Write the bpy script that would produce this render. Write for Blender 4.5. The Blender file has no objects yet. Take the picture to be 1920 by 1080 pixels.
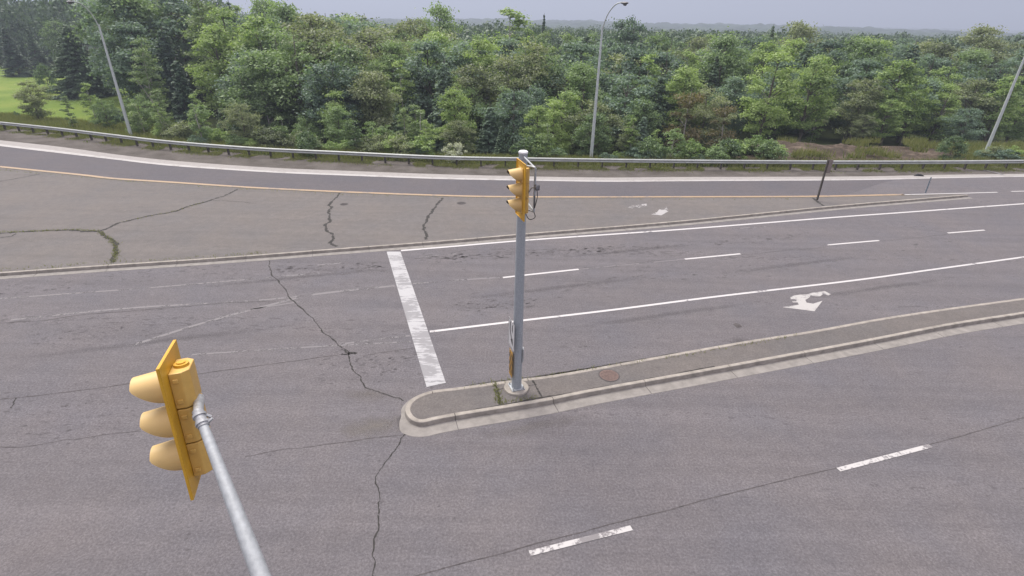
import bpy, bmesh, math, random
import numpy as np
from mathutils import Vector, Matrix, noise as mnoise

S = bpy.context.scene
C = S.collection
R = math.radians
random.seed(7)
rng = np.random.default_rng(7)

# ------------------------------------------------------------------ camera
H = 10.0
PITCH, ROLL, FPX = R(26.4), R(1.28), 997.0
fwd = Vector((0, math.cos(PITCH), -math.sin(PITCH)))
rt0 = Vector((1, 0, 0)); up0 = rt0.cross(fwd)
rt = rt0 * math.cos(ROLL) + up0 * math.sin(ROLL)
up = up0 * math.cos(ROLL) - rt0 * math.sin(ROLL)
cam = bpy.data.cameras.new('camera'); camo = bpy.data.objects.new('camera', cam); C.objects.link(camo)
m = Matrix((rt, up, -fwd)).transposed().to_4x4(); m.translation = (0, 0, H)
camo.matrix_world = m
cam.sensor_width = 36; cam.lens = FPX / 1920 * 36
cam.clip_start = 0.1; cam.clip_end = 20000
S.camera = camo

# ------------------------------------------------------------------ sky, sun, exposure
SUN_EL, SUN_AZ = R(56), R(-35)           # azimuth from +Y, negative = left
W = bpy.data.worlds.new('World'); S.world = W; W.use_nodes = True
nt = W.node_tree; nt.nodes.clear()
wo = nt.nodes.new('ShaderNodeOutputWorld'); bg = nt.nodes.new('ShaderNodeBackground')
sky = nt.nodes.new('ShaderNodeTexSky'); sky.sky_type = 'NISHITA'; sky.sun_disc = False
sky.sun_elevation = SUN_EL; sky.sun_rotation = SUN_AZ; sky.dust_density = 3; sky.air_density = 1.2
tc = nt.nodes.new('ShaderNodeTexCoord'); mp = nt.nodes.new('ShaderNodeMapping'); mp.inputs['Scale'].default_value = (1.2, 1.2, 7)
nz = nt.nodes.new('ShaderNodeTexNoise'); nz.inputs['Scale'].default_value = 2.2; nz.inputs['Detail'].default_value = 6
cr = nt.nodes.new('ShaderNodeValToRGB')
cr.color_ramp.elements[0].position = .35; cr.color_ramp.elements[0].color = (6.0, 5.75, 6.5, 1)
cr.color_ramp.elements[1].position = .7; cr.color_ramp.elements[1].color = (7.8, 7.4, 8.1, 1)
mx = nt.nodes.new('ShaderNodeMix'); mx.data_type = 'RGBA'; mx.inputs[0].default_value = .95
L = nt.links.new
L(tc.outputs['Generated'], mp.inputs[0]); L(mp.outputs[0], nz.inputs['Vector']); L(nz.outputs['Fac'], cr.inputs[0])
L(sky.outputs[0], mx.inputs[6]); L(cr.outputs[0], mx.inputs[7]); L(mx.outputs[2], bg.inputs['Color'])
sx = nt.nodes.new('ShaderNodeSeparateXYZ'); L(tc.outputs['Generated'], sx.inputs[0])
gr_ = nt.nodes.new('ShaderNodeValToRGB'); gr_.color_ramp.elements[0].position = .0; gr_.color_ramp.elements[0].color = (.25, .245, .25, 1)
gr_.color_ramp.elements[1].position = .75; gr_.color_ramp.elements[1].color = (1.15, 1.12, 1.09, 1); gr_.color_ramp.elements.new(.1).color = (.170, .166, .180, 1)
L(sx.outputs['Z'], gr_.inputs[0])
mm_ = nt.nodes.new('ShaderNodeMix'); mm_.data_type = 'RGBA'; mm_.blend_type = 'MULTIPLY'; mm_.inputs[0].default_value = 1
L(mx.outputs[2], mm_.inputs[6]); L(gr_.outputs[0], mm_.inputs[7]); L(mm_.outputs[2], bg.inputs['Color'])
bg.inputs['Strength'].default_value = 0.11
L(bg.outputs[0], wo.inputs['Surface'])
sl = bpy.data.lights.new('sun', 'SUN'); sl.energy = 2.7; sl.angle = R(32); sl.color = (1, .95, .86)
so = bpy.data.objects.new('sun', sl); C.objects.link(so)
sd = Vector((math.sin(SUN_AZ) * math.cos(SUN_EL), math.cos(SUN_AZ) * math.cos(SUN_EL), math.sin(SUN_EL)))
so.rotation_euler = sd.to_track_quat('Z', 'Y').to_euler(); so.location = (-30, 30, 60)
S.view_settings.view_transform = 'Standard'; S.view_settings.look = 'None'
S.view_settings.exposure = 0.92; S.view_settings.gamma = 1.0
S.render.engine = 'CYCLES'
S.cycles.max_bounces = 6; S.cycles.transparent_max_bounces = 12; S.cycles.volume_bounces = 0

# ------------------------------------------------------------------ ground-plane placement helpers
def G(px, py, z=0.0):
    d = fwd + rt * ((px - 960) / FPX) - up * ((py - 540) / FPX)
    t = (z - H) / d.z
    return Vector((0, 0, H)) + d * t

def catmull(P, n=10):
    P = [Vector(p) for p in P]; out = []
    Q = [P[0] * 2 - P[1]] + P + [P[-1] * 2 - P[-2]]
    for i in range(1, len(Q) - 2):
        a, b, c, d = Q[i - 1], Q[i], Q[i + 1], Q[i + 2]
        for k in range(n):
            t = k / n
            out.append(.5 * ((2 * b) + (c - a) * t + (2 * a - 5 * b + 4 * c - d) * t * t + (3 * b - a - 3 * c + d) * t ** 3))
    out.append(P[-1]); return out

def curve(pts, z=0.0, n=8, ext0=0, ext1=0):
    P = [G(x, y, z) for x, y in pts]
    Q = catmull(P, n)
    if ext0: d = (P[0] - P[1]).normalized(); Q = [Q[0] + d * ext0] + Q
    if ext1: d = (P[-1] - P[-2]).normalized(); Q = Q + [Q[-1] + d * ext1]
    return Q

def yfun(poly):
    xs = np.array([p.x for p in poly]); ys = np.array([p.y for p in poly])
    o = np.argsort(xs); xs = xs[o]; ys = ys[o]
    return lambda x: np.interp(x, xs, ys)

# ------------------------------------------------------------------ object helpers
def tag(o, label=None, cat=None, group=None, kind=None):
    if label: o['label'] = label
    if cat: o['category'] = cat
    if group: o['group'] = group
    if kind: o['kind'] = kind
    return o

def empty(name, loc=(0, 0, 0)):
    o = bpy.data.objects.new(name, None); C.objects.link(o); o.location = loc; o.empty_display_size = .3
    return o

def mesh_obj(name, verts, faces, mats, parent=None, smooth=False, midx=None):
    me = bpy.data.meshes.new(name); me.from_pydata([tuple(v) for v in verts], [], faces)
    for mm in (mats if isinstance(mats, (list, tuple)) else [mats]): me.materials.append(mm)
    if midx is not None: me.polygons.foreach_set('material_index', midx)
    if smooth: me.polygons.foreach_set('use_smooth', [True] * len(faces))
    me.update()
    o = bpy.data.objects.new(name, me); C.objects.link(o)
    if parent: o.parent = parent
    return o

def quads_mesh(name, V, mat):            # V: (n,4,3) numpy, fast
    n = len(V); me = bpy.data.meshes.new(name)
    me.vertices.add(n * 4); me.vertices.foreach_set('co', V.astype(np.float32).ravel())
    me.loops.add(n * 4); me.loops.foreach_set('vertex_index', np.arange(n * 4, dtype=np.int32))
    me.polygons.add(n); me.polygons.foreach_set('loop_start', np.arange(0, n * 4, 4, dtype=np.int32))
    me.polygons.foreach_set('loop_total', np.full(n, 4, dtype=np.int32))
    me.materials.append(mat); me.update(calc_edges=True)
    return me

def link_mesh(name, me, parent=None):
    o = bpy.data.objects.new(name, me); C.objects.link(o)
    if parent: o.parent = parent
    return o

class MB:
    def __init__(s): s.v = []; s.f = []
    def add(s, V, F):
        b = len(s.v); s.v += [Vector(v) for v in V]; s.f += [tuple(i + b for i in f) for f in F]
    def box(s, c, d, rot=None):
        c = Vector(c); x, y, z = d[0] / 2, d[1] / 2, d[2] / 2
        V = [Vector((a * x, b * y, e * z)) for e in (-1, 1) for b in (-1, 1) for a in (-1, 1)]
        if rot: V = [rot @ v for v in V]
        s.add([c + v for v in V], [(0, 2, 3, 1), (4, 5, 7, 6), (0, 1, 5, 4), (2, 6, 7, 3), (0, 4, 6, 2), (1, 3, 7, 5)])
    def tube(s, pts, rad, n=10, cap=True):
        pts = [Vector(p) for p in pts]; N = len(pts)
        if not hasattr(rad, '__len__'): rad = [rad] * N
        V = []; ref = None
        for i, p in enumerate(pts):
            t = (pts[min(i + 1, N - 1)] - pts[max(i - 1, 0)]).normalized()
            if ref is None: ref = Vector((0, 0, 1)) if abs(t.z) < .9 else Vector((1, 0, 0))
            a = (ref - t * ref.dot(t)).normalized(); ref = a; b = t.cross(a)
            for k in range(n):
                q = 2 * math.pi * k / n; V.append(p + (a * math.cos(q) + b * math.sin(q)) * rad[i])
        F = [(i * n + k, i * n + (k + 1) % n, (i + 1) * n + (k + 1) % n, (i + 1) * n + k) for i in range(N - 1) for k in range(n)]
        if cap: F += [tuple(range(n))[::-1], tuple((N - 1) * n + k for k in range(n))]
        s.add(V, F)
    def build(s, name, mat, parent=None, smooth=False, bevel=0):
        o = mesh_obj(name, s.v, s.f, mat, parent, smooth)
        bm = bmesh.new(); bm.from_mesh(o.data); bmesh.ops.recalc_face_normals(bm, faces=bm.faces)
        if smooth:
            for e in bm.edges:
                if len(e.link_faces) == 2 and e.calc_face_angle(0) > R(40): e.smooth = False
        bm.to_mesh(o.data); bm.free()
        if bevel:
            b = o.modifiers.new('bevel', 'BEVEL'); b.width = bevel; b.segments = 2; b.limit_method = 'ANGLE'
        return o

def copy_tree(o, parent=None):
    c = o.copy(); C.objects.link(c); c.parent = parent
    for ch in list(o.children): copy_tree(ch, c)
    return c

def strip(name, A, B, z, mat, nseg=1, za=None, zb=None):
    n = len(A); V = []
    for i in range(n):
        for k in range(nseg + 1):
            t = k / nseg; p = A[i].lerp(B[i], t)
            zz = z if za is None else za + (zb - za) * t
            V.append((p.x, p.y, zz))
    w = nseg + 1
    F = [(i * w + k, (i + 1) * w + k, (i + 1) * w + k + 1, i * w + k + 1) for i in range(n - 1) for k in range(nseg)]
    me = mesh_obj(name, V, F, mat)
    bm = bmesh.new(); bm.from_mesh(me.data); bmesh.ops.recalc_face_normals(bm, faces=bm.faces)
    if bm.faces and sum(f.normal.z for f in bm.faces) < 0: bmesh.ops.reverse_faces(bm, faces=bm.faces)
    bm.to_mesh(me.data); bm.free(); return me

def norms(P, closed=False):
    n = len(P); out = []
    for i in range(n):
        a = P[(i - 1) % n] if closed else P[max(i - 1, 0)]; b = P[(i + 1) % n] if closed else P[min(i + 1, n - 1)]
        t = (b - a); t.z = 0; t.normalize(); out.append(Vector((-t.y, t.x, 0)))
    return out

def ribbon(name, P, w, z, mat, jitter=0):
    N = norms(P); A = []; B = []
    for p, n in zip(P, N):
        ww = w * (1 + (random.uniform(-jitter, jitter) if jitter else 0))
        A.append(p + n * ww / 2); B.append(p - n * ww / 2)
    return strip(name, A, B, z, mat)

# ------------------------------------------------------------------ materials
def mat_new(name):
    mt = bpy.data.materials.new(name); mt.use_nodes = True; n = mt.node_tree; n.nodes.clear()
    out = n.nodes.new('ShaderNodeOutputMaterial'); b = n.nodes.new('ShaderNodeBsdfPrincipled')
    n.links.new(b.outputs[0], out.inputs[0]); return mt, n, b, out

def nd(n, t, **kw):
    x = n.nodes.new(t)
    for k, v in kw.items():
        if k in ('operation', 'data_type', 'blend_type', 'feature', 'noise_dimensions', 'distance'): setattr(x, k, v)
        else: x.inputs[k.replace('_', ' ')].default_value = v
    return x

def ramp(n, src, stops):
    r = n.nodes.new('ShaderNodeValToRGB'); e = r.color_ramp.elements
    while len(e) < len(stops): e.new(.5)
    for i, (p, c) in enumerate(stops):
        e[i].position = p; e[i].color = (*c, 1) if len(c) == 3 else c
    n.links.new(src, r.inputs[0]); return r

def mixc(n, fac, a, b, mode='MIX'):
    x = n.nodes.new('ShaderNodeMix'); x.data_type = 'RGBA'; x.blend_type = mode
    for i, v in ((0, fac), (6, a), (7, b)):
        if hasattr(v, 'links') or hasattr(v, 'is_linked'): n.links.new(v, x.inputs[i])
        elif i == 0: x.inputs[0].default_value = v
        else: x.inputs[i].default_value = (*v, 1)
    return x.outputs[2]

def coords(n, scale=(1, 1, 1), rot=(0, 0, 0)):
    t = n.nodes.new('ShaderNodeTexCoord'); mp = n.nodes.new('ShaderNodeMapping')
    mp.inputs['Scale'].default_value = scale; mp.inputs['Rotation'].default_value = rot
    n.links.new(t.outputs['Object'], mp.inputs[0]); return mp.outputs[0]

def noise_t(n, vec, scale, detail=4, rough=.6):
    x = nd(n, 'ShaderNodeTexNoise', Scale=scale, Detail=detail, Roughness=rough); n.links.new(vec, x.inputs['Vector']); return x.outputs['Fac']

def simple(name, col, rough=.6, metal=0, var=.15, scale=8, bump=0, spec=.5):
    mt, n, b, o = mat_new(name); v = coords(n)
    f = noise_t(n, v, scale)
    c = ramp(n, f, [(.3, tuple(x * (1 - var) for x in col)), (.7, tuple(min(1, x * (1 + var)) for x in col))])
    n.links.new(c.outputs[0], b.inputs['Base Color']); b.inputs['Roughness'].default_value = rough; b.inputs['Metallic'].default_value = metal
    b.inputs['Specular IOR Level'].default_value = spec
    if bump:
        bp = nd(n, 'ShaderNodeBump', Strength=bump, Distance=.02); f2 = noise_t(n, v, scale * 6)
        n.links.new(f2, bp.inputs['Height']); n.links.new(bp.outputs[0], b.inputs['Normal'])
    return mt

ROADANG = R(16.3)
def asphalt(name, base, ang=ROADANG, streak=.10, pits=.5, speck=.27, blue=.5):
    mt, n, b, o = mat_new(name)
    v = coords(n); vr = coords(n, rot=(0, 0, -ang)); vs = coords(n, (.035, 1.0, 1), (0, 0, -ang))
    big = noise_t(n, v, .22, 5); mid = noise_t(n, v, 2.6, 6, .7); fine = noise_t(n, v, 17, 5, .85); st = noise_t(n, vs, 1.6, 6, .65)
    k = lambda s: tuple(x * s for x in base)
    c = ramp(n, big, [(.3, tuple(x * y for x, y in zip(base, (.92, .935, .96)))), (.7, tuple(x * y for x, y in zip(base, (1.06, 1.05, 1.035))))]).outputs[0]
    c = mixc(n, 1.0, c, ramp(n, st, [(.3, (1 - streak,) * 3), (.7, (1 + streak,) * 3)]).outputs[0], 'MULTIPLY')
    c = mixc(n, 1.0, c, ramp(n, mid, [(.25, (.86, .86, .87)), (.75, (1.1, 1.1, 1.09))]).outputs[0], 'MULTIPLY')
    c = mixc(n, 1.0, c, ramp(n, fine, [(.3, (1 - speck * 1.5,) * 3), (.5, (1, 1, 1)), (.72, (1 + speck * 2.2,) * 3)]).outputs[0], 'MULTIPLY')
    # pits: dark ravelled spots in bands along the wheel paths
    vp = coords(n, (.45, 1.0, 1), (0, 0, -ang)); sp = noise_t(n, vp, 5.5, 4, .7); band = noise_t(n, vs, .8, 2)
    mu = nd(n, 'ShaderNodeMath', operation='MULTIPLY'); n.links.new(sp, mu.inputs[0]); n.links.new(band, mu.inputs[1])
    pit = ramp(n, mu.outputs[0], [(.345, (0, 0, 0)), (.40, (pits,) * 3)]).outputs[0]
    c = mixc(n, pit, c, k(.42))
    pb = noise_t(n, v, .45, 1); tint = ramp(n, pb, [(.30, (.98, .995, 1.015)), (.5, (1, 1, 1)), (.72, (1.01, 1.0, .99))]).outputs[0]; c = mixc(n, 1.0, c, tint, 'MULTIPLY')
    sc_ = noise_t(n, coords(n), 3.1, 2, .5); spk = ramp(n, sc_, [(.70, (0, 0, 0)), (.76, (.55,) * 3)]).outputs[0]; c = mixc(n, spk, c, k(1.28))
    s2_ = noise_t(n, coords(n, (.6, 1, 1), (0, 0, -ang)), 1.3, 7, .75); st2 = ramp(n, s2_, [(.60, (0, 0, 0)), (.74, (.4,) * 3)]).outputs[0]; c = mixc(n, st2, c, k(.72))
    n.links.new(c, b.inputs['Base Color']); b.inputs['Roughness'].default_value = .9; b.inputs['Specular IOR Level'].default_value = .25
    bp = nd(n, 'ShaderNodeBump', Strength=.35, Distance=.01); n.links.new(fine, bp.inputs['Height']); n.links.new(bp.outputs[0], b.inputs['Normal'])
    return mt

def paint(name, col, under, wear=.5, scale=(.6, .6, .6), ang=ROADANG, nscale=9, alpha=False):
    mt, n, b, o = mat_new(name); v = coords(n, scale, (0, 0, -ang)); f = noise_t(n, v, nscale, 6, .75)
    g = noise_t(n, coords(n), .9, 3)
    ad = nd(n, 'ShaderNodeMath', operation='ADD'); n.links.new(f, ad.inputs[0]); n.links.new(g, ad.inputs[1])
    r = ramp(n, ad.outputs[0], [(.60 + wear * .5, (1, 1, 1)), (.74 + wear * .5, (0, 0, 0))])
    # low sum -> bare pavement
    if alpha:
        n.links.new(mixc(n, .0, col, col), b.inputs['Base Color'])
        inv = nd(n, 'ShaderNodeMath', operation='SUBTRACT'); inv.inputs[0].default_value = 1; n.links.new(r.outputs[0], inv.inputs[1])
        n.links.new(inv.outputs[0], b.inputs['Alpha'])
    else:
        n.links.new(mixc(n, r.outputs[0], col, under), b.inputs['Base Color'])
    b.inputs['Roughness'].default_value = .7; return mt

def leafmat(name, cols, transl=.35, rough=.55):
    mt, n, b, o = mat_new(name)
    oi = n.nodes.new('ShaderNodeObjectInfo'); ge = n.nodes.new('ShaderNodeNewGeometry')
    v = coords(n); f = noise_t(n, v, .9, 3)
    a = nd(n, 'ShaderNodeMath', operation='MULTIPLY_ADD'); n.links.new(ge.outputs['Random Per Island'], a.inputs[0]); a.inputs[1].default_value = .45
    n.links.new(f, a.inputs[2])
    s = nd(n, 'ShaderNodeMath', operation='MULTIPLY_ADD'); n.links.new(oi.outputs['Random'], s.inputs[0]); s.inputs[1].default_value = .45; n.links.new(a.outputs[0], s.inputs[2])
    k = len(cols)
    c = ramp(n, s.outputs[0], [(.35 + .8 * i / (k - 1) if k > 1 else .5, cc) for i, cc in enumerate(cols)]).outputs[0]
    n.links.new(c, b.inputs['Base Color']); b.inputs['Roughness'].default_value = rough; b.inputs['Specular IOR Level'].default_value = .3
    tr = n.nodes.new('ShaderNodeBsdfTranslucent'); n.links.new(mixc(n, 1.0, c, (1.25, 1.35, .7), 'MULTIPLY'), tr.inputs[0])
    ms = n.nodes.new('ShaderNodeMixShader'); ms.inputs[0].default_value = transl
    n.links.new(b.outputs[0], ms.inputs[1]); n.links.new(tr.outputs[0], ms.inputs[2]); n.links.new(ms.outputs[0], o.inputs[0])
    return mt

ASPH = (.117, .109, .115)
M = dict(
    road=asphalt('road_asphalt', ASPH),
    island=asphalt('island_asphalt', (.128, .118, .113), streak=.07, pits=.25, speck=.12),
    median=asphalt('median_asphalt', (.118, .108, .103), streak=.05, pits=.2, speck=.16),
    concrete=simple('curb_concrete', (.265, .243, .215), .9, var=.25, scale=3.5, bump=.4),
    gutter=simple('gutter_concrete', (.205, .192, .178), .9, var=.2, scale=3, bump=.3),
    deadw=simple('dead_wood', (.20, .19, .17), .9, var=.3, scale=6),
    gravel=simple('shoulder_gravel', (.12,.105,.095), .95, var=.4, scale=5, bump=.8),
    crack=simple('crack_dark', (.032, .03, .028), 1, var=.4, scale=10),
    seam=simple('seam_dark', (.068, .062, .063), 1, var=.4, scale=6),
    white=paint('white_paint', (.46, .45, .45), ASPH, wear=.25),
    worn=paint('worn_white', (.42, .41, .405), (.17, .16, .165), wear=.66, nscale=14),
    stop=paint('stop_paint', (.34, .34, .35), (.20, .198, .207), wear=.70, scale=(.5, 3.2, 1), ang=R(-72), nscale=3.2),
    ghost=paint('ghost_paint', (.140, .132, .138), ASPH, wear=.50, alpha=True),
    yellow=paint('yellow_paint', (.30, .215, .135), (.19, .155, .13), wear=.45),
    galv=simple('galvanised_steel', (.34, .36, .375), .55, .25, var=.13, scale=22),
    pole=simple('pole_grey', (.31, .34, .365), .55, .1, var=.12, scale=24),
    lamp=simple('lamp_pole', (.50, .545, .54), .5, .1, var=.08, scale=3),
    dark=simple('dark_plastic', (.02, .02, .022), .5, var=.2),
    grey=simple('dark_grey_metal', (.12, .12, .13), .5, .3),
    rail=simple('rail_steel', (.38, .40, .385), .5, .15, var=.12, scale=2),
    wood=simple('weathered_wood', (.065, .057, .05), .9, var=.3, scale=9),
    yel=simple('signal_yellow', (.57, .36, .095), .45, var=.10, scale=5),
    yel2=simple('signal_yellow_deep', (.56, .315, .022), .45, var=.10, scale=5),
    visor=simple('visor_yellow', (.60, .42, .17), .5, var=.05, scale=3),
    signw=simple('sign_white', (.5, .5, .51), .4, var=.03), signy=simple('sign_orange', (.5, .27, .03), .4, var=.03),
    black=simple('sign_black', (.015, .015, .015), .4, var=.03),
    bark=simple('bark', (.13, .115, .10), .95, var=.35, scale=6), pale=simple('pale_bark', (.38, .36, .33), .9, var=.3, scale=6),
    rust=simple('iron_cover', (.115, .078, .068), .8, var=.25, scale=12), patch=simple('dark_cover', (.065, .058, .058), .9, var=.2, scale=12),
    red=simple('lens_red', (.25, .01, .01), .3), amber=simple('lens_amber', (.3, .13, .01), .3), green=simple('lens_green', (.01, .15, .08), .3),
    wall=simple('house_siding', (.55, .6, .66), .8, var=.05), roofm=simple('house_roof', (.14, .14, .15), .9, var=.15, scale=3), glass=simple('window_glass', (.03, .04, .05), .15),
)
M['leafA'] = leafmat('leaf_green', [(0.040, 0.073, 0.039), (0.122, 0.183, 0.096), (0.233, 0.324, 0.153)])
M['leafB'] = leafmat('leaf_lime', [(0.070, 0.118, 0.049), (0.169, 0.254, 0.098), (0.314, 0.412, 0.159)])
M['leafC'] = leafmat('leaf_blue_green', [(0.035, 0.066, 0.054), (0.103, 0.159, 0.125), (0.198, 0.277, 0.207)])
M['leafD'] = leafmat('leaf_olive', [(0.053, 0.071, 0.044), (0.134, 0.167, 0.096), (0.257, 0.294, 0.165)])
M['needle'] = leafmat('needle_dark', [(0.024, 0.051, 0.036), (0.060, 0.106, 0.065), (0.124, 0.189, 0.107)], .12)
M['birch'] = leafmat('leaf_pale', [(0.094, 0.148, 0.073), (0.163, 0.235, 0.111), (0.233, 0.306, 0.147)])
M['rusty'] = leafmat('leaf_rusty', [(.065, .065, .038), (.12, .112, .058), (.20, .17, .085)])
M['silver'] = leafmat('leaf_silver', [(.26, .28, .23), (.42, .44, .38), (.58, .60, .54)])
M['grass'] = leafmat('grass_blade', [(.05, .08, .022), (.10, .14, .04), (.19, .20, .08)], .3)
M['farleaf'] = leafmat('far_leaf', [(0.042, 0.071, 0.051), (0.088, 0.136, 0.086), (0.151, 0.212, 0.122)], .2)

def groundmat(name, cols, sc=.5, bump=.5, fine=6):
    mt, n, b, o = mat_new(name); v = coords(n)
    f = noise_t(n, v, sc, 6, .65); g = noise_t(n, v, fine, 5, .8)
    a = nd(n, 'ShaderNodeMath', operation='MULTIPLY_ADD'); n.links.new(g, a.inputs[0]); a.inputs[1].default_value = .6; n.links.new(f, a.inputs[2])
    s = nd(n, 'ShaderNodeMath', operation='SUBTRACT'); n.links.new(a.outputs[0], s.inputs[0]); s.inputs[1].default_value = .3
    k = len(cols); c = ramp(n, s.outputs[0], [(.25 + .5 * i / (k - 1), cc) for i, cc in enumerate(cols)]).outputs[0]
    n.links.new(c, b.inputs['Base Color']); b.inputs['Roughness'].default_value = .95; b.inputs['Specular IOR Level'].default_value = .15
    bp = nd(n, 'ShaderNodeBump', Strength=bump, Distance=.1); n.links.new(g, bp.inputs['Height']); n.links.new(bp.outputs[0], b.inputs['Normal'])
    return mt
M['soil'] = groundmat('forest_floor', [(.03, .035, .018), (.06, .08, .03), (.11, .12, .05)])
M['lawn'] = groundmat('lawn', [(.072, .125, .018), (.125, .185, .028), (.20, .23, .055)], .12, .5, 2.5)
M['dirt'] = groundmat('bare_earth', [(.035, .030, .022), (.080, .062, .048), (.19, .150, .115)], .8, 1.0, 3.5)
M['gshoulder'] = groundmat('shoulder', [(.055, .048, .040), (.10, .090, .082), (.14, .128, .115)], .6, .6, 9)
M['hill'] = groundmat('far_forest', [(.010, .020, .014), (.028, .050, .028), (.055, .085, .042)], .02, 1.0, .12)

# ------------------------------------------------------------------ key curves on the ground
ramp_top = curve([(0, 263), (110, 275), (213, 289), (320, 301), (500, 314), (640, 320), (833, 327), (1000, 331), (1140, 333), (1280, 332), (1600, 331), (1760, 328), (1920, 326)], 0, ext0=90, ext1=160)
ramp_low = curve([(0, 274), (110, 287), (213, 299), (320, 311), (500, 323), (640, 329), (833, 336), (1000, 339), (1140, 341), (1280, 340), (1600, 338), (1760, 334.5), (1920, 331.5)], 0, ext0=90, ext1=160)
rail_px = [(0, 243), (110, 255), (213, 268), (320, 281), (480, 294), (640, 302), (833, 311), (1000, 314), (1140, 316), (1280, 317.5), (1440, 318.5), (1600, 319), (1760, 318.5), (1920, 317)]
rail_line = curve(rail_px, 0, ext0=25, ext1=30)
rail_y = yfun(curve(rail_px, 0, ext0=300, ext1=600))
low_y = yfun(ramp_low); top_y = yfun(ramp_top)

def sm(a, b, x): t = np.clip((x - a) / (b - a), 0, 1); return t * t * (3 - 2 * t)
def terrain(x, y):
    x = np.asarray(x, float); y = np.asarray(y, float)
    d = (y - rail_y(x)) * .93
    deep = 2.6 - 1.4 * sm(-24, -40, x) * 1.0 - 1.0 * sm(14, 24, x)
    deep = np.where(x < -24, 2.6 - 1.4 * sm(24, 40, -x), deep)
    st = .9 + 6 * sm(16, 24, x)
    z = -.06 - deep * sm(st, st + 11, d)
    und = .35 * np.sin(x * .11 + 1.3) * np.sin(y * .083) * sm(6, 25, d)
    z = z + und
    r = np.hypot(x, y)
    z = z - 4 * sm(150, 600, r) - 16 * sm(900, 4000, r)
    z = np.where(d < .6, -.06, z)
    return z

# ground sheet to the horizon (non-uniform grid)
def axis(lo, hi, near_lo, near_hi, step, g=1.16):
    a = list(np.arange(near_lo, near_hi + .01, step)); s = step; x = near_hi
    while x < hi: s *= g; x += s; a.append(x)
    s = step; x = near_lo
    while x > lo: s *= g; x -= s; a.insert(0, x)
    return np.array(a)
gx = axis(-7000, 7000, -110, 110, 1.5); gy = axis(-300, 8000, 20, 140, 1.2)
X, Y = np.meshgrid(gx, gy, indexing='ij'); Z = terrain(X, Y)
nx, ny = X.shape
V = np.stack([X, Y, Z], -1).reshape(-1, 3)
I = np.arange(nx * ny).reshape(nx, ny)
F = np.stack([I[:-1, :-1], I[1:, :-1], I[1:, 1:], I[:-1, 1:]], -1).reshape(-1, 4)
def grid_mesh(name, V, F, mat, smooth=True):
    me = bpy.data.meshes.new(name); me.vertices.add(len(V)); me.vertices.foreach_set('co', V.astype(np.float32).ravel())
    me.loops.add(F.size); me.loops.foreach_set('vertex_index', F.astype(np.int32).ravel())
    me.polygons.add(len(F)); me.polygons.foreach_set('loop_start', np.arange(0, F.size, 4, dtype=np.int32)); me.polygons.foreach_set('loop_total', np.full(len(F), 4, dtype=np.int32))
    if smooth: me.polygons.foreach_set('use_smooth', np.ones(len(F), bool))
    me.materials.append(mat); me.update(calc_edges=True)
    return link_mesh(name, me)
tag(grid_mesh('ground', V, F, M['soil']), kind='structure')

# road sheet
xs = np.linspace(-160, 200, 361)
A = [Vector((x, float(top_y(x)), 0)) for x in xs]; B = [Vector((x, -80, 0)) for x in xs]
tag(strip('road', A, B, 0, M['road']), kind='structure')
# shoulder between the ramp and just beyond the guardrail
A = [Vector((x, float(top_y(x)) - .02, 0)) for x in xs]; B = [Vector((x, float(rail_y(x)) + 1.0, 0)) for x in xs]
tag(strip('gravel_shoulder', A, B, -.012, M['gshoulder'], 3), kind='structure')
xr = [x for x in xs if x < 30]
A = [Vector((x, float(low_y(x)) + .05, 0)) for x in xr]; RAMPA = A
# pale paved edge strip and edge lines along the ramp
def mid(A, B, t): return [a.lerp(b, t) for a, b in zip(A, B)]
tag(strip('paved_edge', ramp_top, mid(ramp_top, ramp_low, .70), .006, simple('edge_concrete', (.27, .255, .245), .9, var=.12, scale=3)), kind='structure')
tag(strip('ramp_edge_line', mid(ramp_top, ramp_low, .70), ramp_low, .008, paint('ramp_white', (.355, .345, .34), (.26, .245, .235), wear=.45)), kind='structure')

# ------------------------------------------------------------------ triangular island
yl_px = [(0, 313), (70, 320), (150, 328), (213, 335), (320, 342), (440, 350), (500, 353.5), (640, 360), (833, 367), (975, 369.5), (1280, 369.5), (1530, 368.5), (1680, 365.5), (1800, 363), (1900, 360)]
yl = curve(yl_px, 0, ext0=40); yl_y = yfun(yl)
kerb_px = [(0, 518), (190, 504.5), (420, 489), (640, 472), (840, 456.5), (1000, 442.5), (1280, 419), (1560, 391), (1700, 379), (1815, 369.5)]
kb = curve(kerb_px, 0, ext0=40); kb_y = yfun(kb)            # foot of the kerb face
xs = np.linspace(kb[0].x, kb[-1].x, 200)
A = []; B = []
def isl_z(x, y):
    a = float(kb_y(x)) + .14; b = max(a + .3, float(yl_y(x)) - .2)
    return .125 - .10 * min(1, max(0, (y - a) / (b - a)))
def GI(px, py):
    p = G(px, py, .1)
    for _ in range(4): p = G(px, py, isl_z(p.x, p.y))
    return p
for x in xs:
    a = float(kb_y(x)) + .14; b = float(yl_y(x)) - .2
    if b < a + .02: b = a + .02
    A.append(Vector((x, a, 0))); B.append(Vector((x, b, 0)))
tag(strip('traffic_island', A, B, .125, M['island'], 1, za=.125, zb=.025), kind='structure')

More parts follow.
